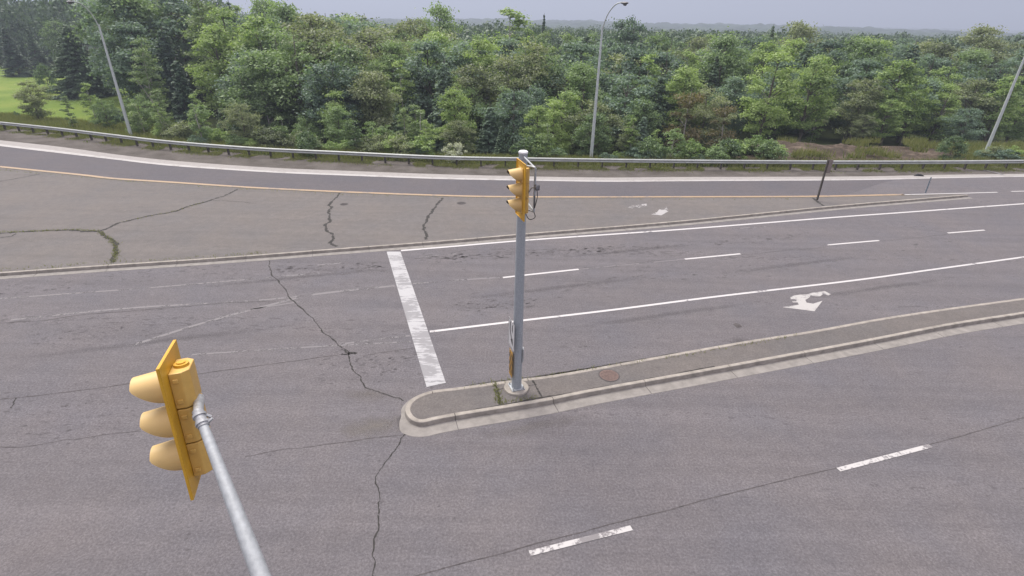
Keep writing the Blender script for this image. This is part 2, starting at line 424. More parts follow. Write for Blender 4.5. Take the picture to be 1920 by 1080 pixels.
def sweep(mb, P, prof, closed=False, seg=2.6, gap=.018, wf=None):
    """extrude a kerb profile [(offset along left normal, z)...] along P in pieces with real joints"""
    N = norms(P, closed); acc = 0; runs = []; cur = [0]
    # densify, then cut at equal lengths
    D = []; DN = []
    n = len(P); rngi = range(n if closed else n - 1)
    for i in rngi:
        a, b = P[i], P[(i + 1) % n]; na, nb = N[i], N[(i + 1) % n]; L_ = (b - a).length; k = max(1, int(L_ / .25))
        for j in range(k): D.append(a.lerp(b, j / k)); DN.append(na.lerp(nb, j / k).normalized())
    D.append(P[0] if closed else P[-1]); DN.append(N[0] if closed else N[-1])
    run = [(D[0], DN[0])]; acc = 0
    def flush(run):
        if len(run) < 2: return
        m_ = len(prof); V = [Vector((p.x + q.x * o * (wf(p, q) if wf and abs(o) > .1 else 1), p.y + q.y * o * (wf(p, q) if wf and abs(o) > .1 else 1), z)) for p, q in run for o, z in prof]
        F = [(i * m_ + k, i * m_ + k + 1, (i + 1) * m_ + k + 1, (i + 1) * m_ + k) for i in range(len(run) - 1) for k in range(m_ - 1)]
        F += [tuple(range(m_)), tuple((len(run) - 1) * m_ + k for k in range(m_))]
        mb.add(V, F)
    for i in range(1, len(D)):
        acc += (D[i] - D[i - 1]).length
        run.append((D[i], DN[i]))
        if acc > seg:
            t = (D[i] - D[i - 1]).normalized(); run[-1] = (D[i] - t * gap, DN[i]); flush(run); run = [(D[i], DN[i])]; acc = 0
    flush(run)

mb = MB(); sweep(mb, kb, [(0, -.02), (.0, .02), (.02, .125), (.035, .135), (.15, .132), (.17, .12), (.17, -.02)])
tag(mb.build('island_kerb', M['concrete']), kind='structure')
gl = [p - n * .0 for p, n in zip(kb, norms(kb))]; gl2 = [p - n * .30 for p, n in zip(kb, norms(kb))]
mb = MB(); sweep(mb, kb, [(-.34, .001), (-.335, .008), (-.002, .012), (-.002, .001)])
tag(mb.build('island_gutter', M['gutter']), kind='structure')
# low dirty kerb top towards the ramp
yk = [Vector((x, float(yl_y(x)) - .22, 0)) for x in xs if float(yl_y(x)) - .22 > float(kb_y(x)) + .1]
mb = MB(); sweep(mb, yk, [(-.06, .0), (-.06, .034), (.04, .036), (.06, .0)], seg=3.2)
tag(mb.build('ramp_kerb', simple('dirty_kerb', (.085, .070, .050), .9, var=.5, scale=2.2, bump=.5)), kind='structure')
B = [Vector((p.x, float(yl_y(p.x)) + (p.y - float(yl_y(p.x)) - .02) * float(sm(21, 30, p.x)), 0)) for p in RAMPA]
tag(strip('ramp', RAMPA, B, .003, asphalt('ramp_asphalt', (.096, .089, .096), ang=0, streak=.04, pits=.1)), kind='structure')
tag(ribbon('yellow_edge_line', [p for p in yl if p.x < G(1700, 365).x], .42, .006, M['yellow']), kind='structure')
tag(ribbon('gore_line', catmull([G(1690, 365.2), G(1800, 362.5), G(1870, 360.5)]), .13, .006, M['white']), kind='structure')
tag(ribbon('gore_line', catmull([G(1896, 359), G(1960, 357.5), G(2100, 354)]), .13, .006, M['white']), kind='structure')
tag(ribbon('gore_line', catmull([G(1842, 318.5), G(1868, 324), G(1880, 328)]), .3, .012, M['ghost']), kind='structure')

# ------------------------------------------------------------------ median
near_px = [(1960, 580), (1920, 588), (1780, 610), (1627, 640), (1340, 693), (1117, 733), (1017, 753), (870, 777)]
far_px = [(1960, 551), (1920, 558), (1780, 577), (1647, 597), (1520, 620), (1380, 642), (1133, 686), (1033, 703), (960, 712), (865, 725)]
nose_px = [(820, 786), (790, 792), (770, 786), (760, 771), (764, 756), (779, 743), (805, 733), (830, 729)]
mk = [G(x, y, .15) for x, y in near_px]; e0 = mk[0] + (mk[0] - mk[3]).normalized() * 90
mf = [G(x, y, .15) for x, y in far_px[::-1]]; e1 = mf[-1] + (mf[-1] - mf[-4]).normalized() * 90
nose = [G(x, y, .15) for x, y in nose_px]
path = [e0] + catmull(mk + nose + mf, 5) + [e1]
for p in path: p.z = 0
# path runs right->left along the near side, round the nose, back left->right: interior is on the right => left normal is outward
tst = norms(path)[12]
sg = 1 if tst.y < 0 else -1
mb = MB(); sweep(mb, path, [(sg * .02, -.02), (sg * .02, .02), (0, .14), (-sg * .015, .152), (-sg * .13, .15), (-sg * .15, .13), (-sg * .15, -.02)], seg=2.9)
tag(mb.build('median_kerb', M['concrete']), kind='structure')
mb = MB(); sweep(mb, path, [(sg * .42, .001), (sg * .41, .009), (sg * .022, .02), (sg * .022, .001)], seg=2.9, wf=lambda p, q: (1.0 if q.y * sg < -.8 else max(.30, -.25 + 1.55 * -q.y * sg) if q.y * sg < 0 else .36))
tag(mb.build('median_gutter', M['gutter']), kind='structure')
Nn = norms(path); inner = [p - n * sg * .14 for p, n in zip(path, Nn)]
# triangulate the median top as an ngon
bm = bmesh.new(); vs = [bm.verts.new((p.x, p.y, .135)) for p in inner]; f = bm.faces.new(vs); bm.normal_update(); bmesh.ops.triangulate(bm, faces=[f], ngon_method='EAR_CLIP'); bmesh.ops.recalc_face_normals(bm, faces=bm.faces)
if sum(f.normal.z for f in bm.faces) < 0: bmesh.ops.reverse_faces(bm, faces=bm.faces)
me = bpy.data.meshes.new('median'); bm.to_mesh(me); bm.free(); me.materials.append(M['median']); tag(link_mesh('median', me), kind='structure')

# ------------------------------------------------------------------ painted markings
def line_px(name, pts, w, mat, z=.006, ext0=0, ext1=0):
    tag(ribbon(name, curve(pts, 0, ext0=ext0, ext1=ext1), w, z, mat), kind='structure')
line_px('edge_line', [(752, 470), (850, 462), (1000, 449.5), (1280, 430), (1560, 408), (1700, 398), (1920, 382)], .17, M['white'], ext1=90)
line_px('turn_lane_line', [(806, 622), (980, 601), (1150, 581), (1345, 556), (1600, 526), (1760, 504), (1920, 482)], .13, M['white'], ext1=60)
for a, b in [((943, 520.5), (1085, 505)), ((1284, 486), (1388, 476)), ((1550, 459.5), (1648, 451)), ((1777, 437), (1846, 431.5)), ((1955, 421), (2020, 415))]:
    line_px('lane_dash', [a, ((a[0] + b[0]) / 2, (a[1] + b[1]) / 2), b], .13, M['white'])
for a, b in [((993, 1038), (1184, 990)), ((1572, 881), (1745, 836))]:
    line_px('lane_dash', [a, ((a[0] + b[0]) / 2, (a[1] + b[1]) / 2), b], .13, M['worn'], z=.010)
# stop line
P = [G(725, 472), G(751, 472), G(836, 718), G(800, 726)]
n_ = 24; A = [P[0].lerp(P[3], i / n_) for i in range(n_ + 1)]; B = [P[1].lerp(P[2], i / n_) for i in range(n_ + 1)]
tag(strip('stop_line', A, B, .008, M['stop'], 4), kind='structure')
# turn arrow, traced in the lane, part of it worn away
def poly_px(name, pts, z, mat):
    bm = bmesh.new(); f = bm.faces.new([bm.verts.new((*G(x, y, z).xy, z)) for x, y in pts]); bm.normal_update(); bmesh.ops.triangulate(bm, faces=[f], ngon_method='EAR_CLIP'); bm.normal_update()
    for f in bm.faces:
        if f.normal.z < 0: f.normal_flip()
    me = bpy.data.meshes.new(name); bm.to_mesh(me); bm.free(); me.materials.append(mat); return link_mesh(name, me)
ar = [(600, 682), (1145, 752), (1280, 575), (1120, 625), (1010, 605), (990, 560), (1060, 520), (1080, 480), (1150, 500), (1240, 500), (1290, 462), (1380, 485), (1420, 465), (1320, 412), (1090, 442), (1040, 465), (900, 472), (800, 487), (738, 520), (745, 548), (800, 545), (850, 560), (830, 583), (768, 580), (780, 602), (860, 602), (880, 640), (800, 655)]
tag(poly_px('turn_arrow', [(1400 + x / 9, 500 + y / 9) for x, y in ar], .006, paint('arrow_paint', (.36, .35, .34), ASPH, wear=.48)), kind='structure')
for p in ([(1176, 390), (1184, 386), (1212, 382), (1214, 386), (1190, 391)], [(1220, 402), (1232, 398), (1238, 390), (1250, 388), (1254, 396), (1240, 404)]):
    P2 = [GI(x, y) for x, y in p]
    bm = bmesh.new(); f = bm.faces.new([bm.verts.new((q.x, q.y, isl_z(q.x, q.y) + .006)) for q in P2])
    if f.normal.z < 0: f.normal_flip()
    me = bpy.data.meshes.new('paint_smear'); bm.to_mesh(me); bm.free(); me.materials.append(paint('smear%d' % p[0][0], (.32, .31, .31), (.13, .12, .12), wear=.6, alpha=True)); tag(link_mesh('paint_smear', me), kind='structure')
# worn ghost lines
for pts, w in [([(560, 556), (640, 546), (740, 536)], .16), ([(760, 533), (850, 526), (940, 520)], .12), ([(1086, 505), (1180, 496), (1284, 486)], .08), ([(240, 650), (400, 600), (560, 558)], .14),
               ([(20, 600), (240, 578), (460, 565), (560, 556)], .12), ([(640, 645), (720, 635), (790, 627)], .09), ([(360, 665), (560, 652), (780, 640)], .08), ([(595, 497), (640, 493.5)], .1),
               ([(786, 482), (824, 479)], .1), ([(845, 477), (855, 476)], .12), ([(1370, 429), (1436, 425)], .12), ([(470, 580), (560, 566)], .08), ([(0, 560), (300, 538), (600, 512)], .1)]:
    line_px('worn_line', pts, w, M['ghost'], z=.004)

# ------------------------------------------------------------------ seams, cracks and a dark streak
def jag(P, rough, it=4):
    P = [p.copy() for p in P]
    for _ in range(it):
        Q = [P[0]]
        for a, b in zip(P, P[1:]):
            d = b - a; n = Vector((-d.y, d.x, 0)); Q += [(a + b) / 2 + n * random.gauss(0, rough), b]
        P = Q
    return P
def crack(pts, w, z=0.0, rough=.06, it=4, mat='crack', name='pavement_crack_streak', jit=.6):
    if z == .125:
        P = [GI(x, y) for x, y in pts]; o = ribbon(name, jag(P, rough, it), w, 0, M[mat], jit)
        for v in o.data.vertices: v.co.z = isl_z(v.co.x, v.co.y) + .006
    else: o = ribbon(name, jag([G(x, y, z) for x, y in pts], rough, it), w, z + .0045, M[mat], jit)
    tag(o, kind='structure')
crack([(505, 489), (509, 515), (540, 555), (580, 592), (620, 632), (655, 661)], .045, rough=.05)
crack([(655, 661), (660, 692), (685, 727), (735, 744), (757, 752)], .035)
crack([(760, 813), (735, 850), (712, 925), (706, 1000), (699, 1090)], .03)
crack([(-60, 755), (30, 746), (200, 726), (400, 697), (560, 676), (670, 661)], .03, rough=.012, mat='seam')
crack([(30, 746), (20, 765)], .03)
crack([(0, 606), (180, 588), (360, 574), (520, 566)], .03, rough=.03, mat='seam')
crack([(460, 856), (600, 835), (700, 821), (762, 815)], .02, rough=.02, mat='seam')
crack([(0, 838), (120, 825), (260, 808)], .018, rough=.02, mat='seam')
crack([(760, 1085), (992, 1023), (1187, 972), (1400, 918), (1545, 883), (1760, 829), (1985, 767)], .022, rough=.008, it=6, mat='seam')
crack([(680, 668), (780, 652)], .02, rough=.02, mat='seam')
crack([(640, 655), (668, 663), (640, 664)], .05, rough=.1)
crack([(1084, 505), (1180, 494), (1240, 489)], .015, mat='seam')
crack([(1390, 478), (1470, 470), (1550, 463)], .02, mat='seam', rough=.02)
crack([(1650, 452), (1720, 446), (1776, 440)], .03, mat='seam', rough=.03)
crack([(1690, 425), (1740, 432), (1800, 436)], .03, mat='seam', rough=.1)
Zi = .125
crack([(445, 354), (420, 368), (384, 379), (330, 396), (260, 409), (222, 418), (185, 434)], .12, Zi, .05, jit=.8)
crack([(-40, 438), (60, 434), (130, 431), (185, 434)], .15, Zi, .04, jit=.8)
crack([(185, 434), (205, 448), (217, 462), (218, 476), (212, 492)], .17, Zi, .08, jit=.7)
crack([(0, 446), (20, 444), (30, 438)], .06, Zi)
crack([(0, 340), (40, 333), (75, 326)], .08, Zi, .04)
crack([(637, 362), (622, 388), (618, 408), (615, 418), (622, 438), (618, 456), (632, 462)], .13, Zi, .08, jit=.7)
crack([(830, 371), (818, 386), (808, 400), (796, 420), (795, 432), (800, 449)], .13, Zi, .08, jit=.7)
crack([(1524, 371), (1532, 377), (1545, 386)], .16, Zi, .05)  # dark streak running past the foot of the sign post
crack([(400, 376), (440, 378), (480, 381)], .03, Zi)
# median slab joints round the pole footing
crack([(926, 716), (934, 740), (936, 758)], .05, .135, .05); crack([(998, 712), (1008, 730), (1016, 745)], .05, .135, .03); crack([(936, 730), (1000, 722)], .02, .135)
crack([(800, 790), (870, 772), (1000, 748), (1120, 727), (1340, 687)], .035, .137, .01, jit=.8)
crack([(870, 724), (960, 712), (1040, 700), (1140, 684), (1380, 647), (1650, 600)], .03, .137, .01, jit=.8)

# iron covers (things with a round frame)
def cover(px, py, z, r, mat, label):
    p = GI(px, py) if z == .125 else G(px, py, z); z = p.z; t = empty('cover_plate', (p.x, p.y, z + .004)); tag(t, label, 'manhole cover')
    mb = MB(); n = 28
    mb.add([(r * math.cos(2 * math.pi * k / n), r * math.sin(2 * math.pi * k / n), .008) for k in range(n)] + [(r * math.cos(2 * math.pi * k / n), r * math.sin(2 * math.pi * k / n), -.01) for k in range(n)],
           [tuple(range(n))] + [(k, (k + 1) % n, n + (k + 1) % n, n + k) for k in range(n)])
    for a in range(-3, 4):
        w = math.sqrt(max(0, (r * .85) ** 2 - (a * r / 4.2) ** 2)); mb.box((0, a * r / 4.2, .010), (2 * w, r * .09, .006))
    mb.build('lid', mat, t)
    mb = MB(); ring = [(r * 1.12 * math.cos(2 * math.pi * k / n), r * 1.12 * math.sin(2 * math.pi * k / n), .004) for k in range(n)]
    inn = [(r * 1.01 * math.cos(2 * math.pi * k / n), r * 1.01 * math.sin(2 * math.pi * k / n), .006) for k in range(n)]
    mb.add(ring + inn, [(k, (k + 1) % n, n + (k + 1) % n, n + k) for k in range(n)]); mb.build('frame', M['patch'], t)
cover(1142, 704, .135, .30, M['rust'], 'rusty round iron cover in the median strip right of the signal pole')
cover(645, 383, .125, .22, M['patch'], 'dark round cover in the island beside the left of two jagged cracks')
cover(865, 381, .125, .26, M['patch'], 'dark oval cover in the island right of the second jagged crack')

# dusty patches of sand drifted around the median nose
def dust(px, py, rx, ry, ang, col, amt, z):
    mt, n, b, o = mat_new('dust'); tcn = n.nodes.new('ShaderNodeTexCoord'); ln = nd(n, 'ShaderNodeVectorMath', operation='LENGTH')
    mp_ = n.nodes.new('ShaderNodeMapping'); mp_.inputs['Scale'].default_value = (1 / rx, 1 / ry, 0); n.links.new(tcn.outputs['Object'], mp_.inputs[0]); n.links.new(mp_.outputs[0], ln.inputs[0])
    f = noise_t(n, tcn.outputs['Object'], 2.5, 5, .7); s = nd(n, 'ShaderNodeMath', operation='ADD'); n.links.new(ln.outputs['Value'], s.inputs[0]); n.links.new(f, s.inputs[1])
    r = ramp(n, s.outputs[0], [(.45, (amt,) * 3), (1.0, (0, 0, 0))]); n.links.new(r.outputs[0], b.inputs['Alpha']); b.inputs['Base Color'].default_value = (*col, 1); b.inputs['Roughness'].default_value = .95
    p = G(px, py); k = 24; V = [(rx * math.cos(2 * math.pi * i / k), ry * math.sin(2 * math.pi * i / k), 0) for i in range(k)]
    o_ = mesh_obj('road_dust', V, [tuple(range(k))], mt); o_.location = (p.x, p.y, z); o_.rotation_euler[2] = ang; tag(o_, kind='structure')
dust(700, 800, 2.2, 1.0, R(10), (.165, .15, .135), .6, .0022)
dust(690, 740, 1.6, .8, R(-10), (.16, .145, .135), .5, .0026)
dust(1000, 800, 4.0, .6, R(17), (.15, .137, .128), .35, .0030)
dust(757, 785, .9, .35, R(80), (.055, .050, .050), .75, .0032)
dust(1384, 640, 1.0, .5, R(10), (.085, .08, .082), .5, .0034)
for px_, py_ in ((560, 520), (1180, 470), (1040, 540), (1500, 495), (1250, 590), (300, 640), (1650, 540)): dust(px_, py_, 9, .42, R(17), (.095, .089, .094), .38, .0036 + px_ * 1e-7)
for px_, py_ in (): dust(px_, py_, 8, .5, R(17), (.098, .092, .097), .5, .0036 + px_ * 1e-7)
# ravelled pits in the asphalt surface
PV = []; PF = []
for (x0, y0, x1, y1, sp, n_, r_) in [(780, 486, 1160, 466, 4, 240, .055), (520, 505, 730, 499, 5, 120, .05), (850, 575, 1010, 562, 8, 110, .045), (10, 765, 340, 745, 26, 70, .028), (600, 695, 790, 675, 16, 110, .035), (1040, 548, 1260, 500, 8, 70, .045),
                                      (1020, 655, 1260, 600, 12, 60, .03), (1150, 470, 1520, 440, 4, 110, .06), (0, 840, 240, 790, 12, 30, .025), (60, 640, 420, 600, 10, 90, .035), (300, 1000, 900, 880, 60, 40, .02), (1250, 800, 1800, 700, 50, 30, .02), (0, 545, 480, 500, 8, 120, .04), (1280, 520, 1800, 455, 8, 90, .05)]:
    for _ in range(n_):
        t = random.random(); p = G(x0 + (x1 - x0) * t, y0 + (y1 - y0) * t + random.gauss(0, sp)); r = r_ * random.uniform(.35, 1.3); k = 6; b0 = len(PV); st_ = random.uniform(1, 3); th_ = R(16)
        for i in range(k):
            a = 2 * math.pi * i / k; rr_ = r * random.uniform(.5, 1.2); u, w_ = rr_ * math.cos(a) * st_, rr_ * math.sin(a)
            PV.append((p.x + u * math.cos(th_) - w_ * math.sin(th_), p.y + u * math.sin(th_) + w_ * math.cos(th_), .0048))
        PF.append(tuple(range(b0, b0 + k)))
tag(mesh_obj('pavement_pits', PV, PF, simple('pit', (.085, .079, .083), 1, var=.3)), kind='structure')

# ------------------------------------------------------------------ signal head
def signal_head(root):
    W_, H_ = .66, 1.32; sec = .355
    mb = MB()                                                # backboard: rectangle with rolled edge
    mb.box((0, 0, 0), (W_, .006, H_))
    for sx in (-1, 1): mb.box((sx * (W_ / 2 - .004), -.012, 0), (.008, .022, H_))
    for sz in (-1, 1): mb.box((0, -.012, sz * (H_ / 2 - .004)), (W_ - .018, .022, .008))
    mb.build('backboard', M['yel2'], root)
    for i in range(3):
        z = (1 - i) * sec
        mb = MB(); w = .335; h = sec - .012
        prof = [(-w / 2, .004), (-w / 2, .10), (-w / 2 + .055, .16), (w / 2 - .055, .16), (w / 2, .10), (w / 2, .004)]
        V = [(x, y, z + s * h / 2) for s in (-1, 1) for x, y in prof]
        F = [(k, (k + 1) % 6, 6 + (k + 1) % 6, 6 + k) for k in range(6)] + [tuple(range(6)), tuple(range(6, 12))]
        mb.add(V, F); mb.box((0, -.012, z), (w, .016, h))
        for sx in (-1, 1): mb.box((sx * (w / 2 + .008), .05, z + .1), (.018, .05, .04)); mb.box((sx * (w / 2 + .008), .05, z - .1), (.018, .05, .04))
        hs = mb.build('housing', M['yel'], root, bevel=.008)
        # lens
        mb = MB(); n = 24; V = [(0, -.045, z)]
        for rr, yy in ((.075, -.040), (.125, -.026)): V += [(rr * math.cos(2 * math.pi * k / n), yy, z + rr * math.sin(2 * math.pi * k / n)) for k in range(n)]
        F = [(0, 1 + k, 1 + (k + 1) % n) for k in range(n)] + [(1 + k, 1 + n + k, 1 + n + (k + 1) % n, 1 + (k + 1) % n) for k in range(n)]
        mb.add(V, F); mb.build('lens', M[('red', 'amber', 'green')[i]], root, smooth=True)
        # visor: cutaway tunnel, outside yellow and inside black
        n = 32
        for nm, mt_, dr in (('visor', 'visor', 0), ('visor_lining', 'black', -.004)):
            V = []; th = [math.pi * 2 * k / n for k in range(n)]
            for t in (0, .25, .5, .75, 1):
                for a in th:
                    up_ = (1 + math.sin(a)) / 2; Ln = .05 + .25 * min(1, (up_ * 1.35)) ** .8
                    r0 = .162 + dr - .020 * t
                    V.append((r0 * math.cos(a), -.016 - Ln * t, z + r0 * math.sin(a) * (1 - .05 * t) - .015 * t))
            F = [(j * n + k, j * n + (k + 1) % n, (j + 1) * n + (k + 1) % n, (j + 1) * n + k) for j in range(4) for k in range(n)]
            mb = MB(); mb.add(V, F); o = mb.build(nm, M[mt_], root, smooth=True)
            if nm == 'visor': vis = o
            else: o.parent = vis
    mb = MB()                                                # top and bottom caps
    mb.tube([(0, .08, .525), (0, .08, .55), (0, .08, .551), (0, .08, .562)], [.065, .062, .038, .036], 18)
    mb.build('cap', M['yel2'], root, smooth=True)
    mb = MB(); mb.tube([(0, .08, -.525), (0, .08, -.56)], [.055, .05], 18); mb.build('cap', M['yel2'], root, smooth=True)

def framed(name, wv, nv, uv, loc):
    o = empty(name); mt = Matrix((wv, nv, uv)).transposed().to_4x4(); mt.translation = loc; o.matrix_world = mt; return o

# signal on the median pole
Y_ = R(-73); wv = Vector((math.cos(Y_), math.sin(Y_), 0)); nv = Vector((-wv.y, wv.x, 0)); FC = Vector((.156, 11.986, 6.58))
sg2 = framed('traffic_signal', wv, nv, Vector((0, 0, 1)), FC)
tag(sg2, 'yellow three-lamp traffic signal mounted high on the grey median pole', 'traffic signal')
signal_head(sg2)
PB = G(968, 735, 0); PB.z = 0
# bracket between pole and signal (local: -Y front, +Y behind)
iw = sg2.matrix_world.inverted(); pl = lambda z: iw @ Vector((PB.x, PB.y, z))
bx = .24; by = .25
mb = MB()
mb.tube([(bx, by, -.46), (bx, by, .55)], .026, 10)
mb.tube([(.02, .10, .555), (.12, .20, .555), (bx, by, .555)], .022, 8); mb.tube([(.02, .10, -.47), (.12, .20, -.47), (bx, by, -.47)], .020, 8)
q = pl(6.58 + .54); mb.tube([(bx, by, .54), q], .022, 8); q = pl(6.58 - .45); mb.tube([(bx, by, -.45), q], .022, 8)
mb.tube([(.10, .14, -.06), (.17, .2, .08), (bx, by, .11)], .016, 8)
mb.build('bracket', M['galv'], sg2, smooth=True)
mb = MB(); mb.box((bx + .06, by + .03, .13), (.15, .09, .12)); mb.tube([(bx + .12, by, .13), (bx + .19, by, .15)], .045, 12); o = mb.build('clamp', M['grey'], sg2, bevel=.01)
mb = MB(); mb.tube(catmull([(bx + .16, by, .1), (bx + .2, by, -.05), (bx + .1, by, -.26), (bx + .03, by, -.36), (bx + .04, by, -.15), (bx + .01, by, -.06)], 6), .010, 6)
mb.tube(catmull([(bx, by, -.46), (.2, .3, -.62), (.08, .2, -.7), (.0, .12, -.56)], 6), .010, 6); mb.build('cable', M['dark'], sg2, smooth=True)

# median pole
mp_t = empty('signal_pole', (PB.x, PB.y, 0)); tag(mp_t, 'tall grey steel signal pole standing on the median near its nose', 'pole')
mb = MB(); n = 16; mb.tube([(0, 0, .19), (0, 0, 3.6), (0, 0, 7.2)], [.152, .132, .108], n); mb.build('shaft', M['pole'], mp_t, smooth=True)
mb = MB(); mb.tube([(0, 0, 7.19), (0, 0, 7.23), (0, 0, 7.25)], [.117, .117, .09], 16); mb.build('cap', simple('cap_pale', (.7, .72, .74), .5), mp_t, smooth=True)
mb = MB(); rz = Matrix.Rotation(R(20), 3, 'Z'); mb.box((0, 0, .205), (.40, .40, .03), rz); mb.build('base_plate', M['galv'], mp_t, bevel=.004)
for sx in (-1, 1):
    for sy in (-1, 1):
        q = rz @ Vector((sx * .16, sy * .16, 0)); mb = MB(); mb.tube([(q.x, q.y, .22), (q.x, q.y, .30)], .014, 6); mb.tube([(q.x, q.y, .221), (q.x, q.y, .245)], .026, 6); mb.build('bolt', M['galv'], mp_t)
mb = MB(); mb.tube([(0, 0, .0), (0, 0, .17), (0, 0, .19)], [.385, .38, .365], 36); mb.build('footing', M['concrete'], mp_t, smooth=True)
mb = MB(); mb.box((.165, -.0, 1.35), (.03, .16, .45)); mb.build('hand_hole_cover', M['galv'], mp_t, bevel=.006)

# signs on the pole, facing left
def sign_local(name, label, z, w, h, build):
    nrm = nv; loc = Vector((PB.x, PB.y, z)) - nv * .19 + wv * (-.02)
    t = framed(name, wv, nv, Vector((0, 0, 1)), loc); tag(t, label, 'sign'); build(t); return t
def plate(t, w, h, mat):
    mb = MB(); mb.box((0, 0, 0), (w, .004, h)); mb.build('plate', mat, t, bevel=.0015)
    mb = MB(); 
    mb.build('bracket', M['galv'], t) if False else None
    for zz in (-h / 3, h / 3): mb = MB(); mb.box((0, .03, zz), (.05, .055, .03)); mb.build('bracket', M['galv'], t)
def flatpoly(t, name, polys, y, mat):
    mb = MB()
    for p in polys: mb.add([(x, y, z) for x, z in p] + [(x, y + .0015, z) for x, z in p], [tuple(range(len(p)))] + [(k, (k + 1) % len(p), len(p) + (k + 1) % len(p), len(p) + k) for k in range(len(p))])
    return mb.build(name, mat, t)
def keep_right(t):
    plate(t, .60, .90, M['signw'])
    # curved arrow round a bar, pointing down to the right
    A_ = [(-.16, .36), (-.08, .36), (-.08, .12), (.06, -.10), (.13, -.06), (.16, -.30), (-.05, -.18), (.0, -.14), (-.16, .08)]
    B_ = [(.06, .36), (.13, .36), (.13, .10), (.06, .16)]
    flatpoly(t, 'arrow', [A_, B_], -.0045, M['black'])
    e = .006; x, z = .285, .435
    flatpoly(t, 'border', [[(-x, z), (x, z), (x, z - .012), (-x, z - .012)], [(-x, -z), (x, -z), (x, -z + .012), (-x, -z + .012)], [(-x, -z), (-x + .012, -z), (-x + .012, z), (-x, z)], [(x, -z), (x - .012, -z), (x - .012, z), (x, z)]], -.0045, M['black'])
sign_local('keep_right_sign', 'white keep right sign with black arrow low on the median pole', 2.05, .6, .9, keep_right)
def hazard(t):
    w, h = .30, .90
    plate(t, w, h, M['signy']); pol = []
    for k in range(-1, 5):
        z0 = -.60 + k * .25
        p = [(-w / 2, z0 + .30), (w / 2, z0), (w / 2, z0 + .125), (-w / 2, z0 + .425)]
        p = [(x, max(-.445, min(.445, z))) for x, z in p]
        if max(z for x, z in p) - min(z for x, z in p) > .05: pol.append(p)
    flatpoly(t, 'stripes', pol, -.0045, M['black'])
sign_local('hazard_marker', 'orange and black striped hazard marker under the keep right sign', 1.08, .3, .9, hazard)

# near signal on its mast arm, and the pole under the camera
W2 = Vector((.354, -.923, .149)).normalized(); U2 = Vector((-.052, .14, .989)); U2 = (U2 - W2 * U2.dot(W2)).normalized(); N2 = U2.cross(W2)
C2 = Vector((-2.999, 3.837, 6.675))
sg1 = framed('traffic_signal', W2, N2, U2, C2); tag(sg1, 'large yellow traffic signal seen from behind at the end of the mast arm', 'traffic signal'); signal_head(sg1)
ma = empty('mast_arm_pole', (.35, -.75, 0)); tag(ma, 'galvanised mast arm pole carrying the near yellow signal', 'pole')
def proj0(p):
    v = Vector(p) - Vector((0, 0, H)); w = v.dot(fwd); return Vector((960 + FPX * v.dot(rt) / w, 540 - FPX * v.dot(up) / w))
S0 = C2 + N2 * .21; T0 = Vector((372, 774))
for _ in range(30):          # slide the clamp over the back of the housing to where the arm ends
    e = T0 - proj0(S0); g1 = (proj0(S0 + U2 * .01) - proj0(S0)) / .01; g2 = (proj0(S0 + W2 * .01) - proj0(S0)) / .01
    dt = g1.x * g2.y - g1.y * g2.x; S0 = S0 + U2 * ((e.x * g2.y - e.y * g2.x) / dt) + W2 * ((g1.x * e.y - g1.y * e.x) / dt)
print('clamp offset', (S0 - C2).dot(U2), (S0 - C2).dot(W2)); E0 = Vector((-1.81, 2.56, 6.3)); dd = (E0 - S0); 
t_ = (-.62 - S0.y) / dd.y; E1 = S0 + dd * t_
ma.location = (E1.x, -.75, 0); off = ma.location
mb = MB(); mb.tube([S0 - off, E0 - off, E1 - off], [.037, .063, .11], 20); mb.build('arm', M['galv'], ma, smooth=True)
mb = MB(); mb.tube([(0, 0, 0), (0, 0, 9.6)], [.2, .13], 20); mb.build('shaft', M['galv'], ma, smooth=True)
mb = MB(); du = dd.normalized()
mb.tube([S0 - off - du * .02, S0 - off + du * .15], .046, 16); mb.tube([S0 - off + du * .02, S0 - off + du * .045], .056, 16); mb.tube([S0 - off + du * .10, S0 - off + du * .125], .056, 16)
mb.tube([S0 - off, C2 + U2 * .17 + N2 * .15 - off], [.04, .05], 12)
for s in (-1, 1): mb.tube([S0 - off + du * (.034 if s < 0 else .112) + N2 * .04 + W2 * .01 * s, S0 - off + du * (.034 if s < 0 else .112) + N2 * .085 + U2 * .03 * s], .014, 6)
mb.build('arm_clamp', simple('clamp_steel', (.36, .37, .38), .4, .3, var=.25, scale=20), ma, smooth=True)

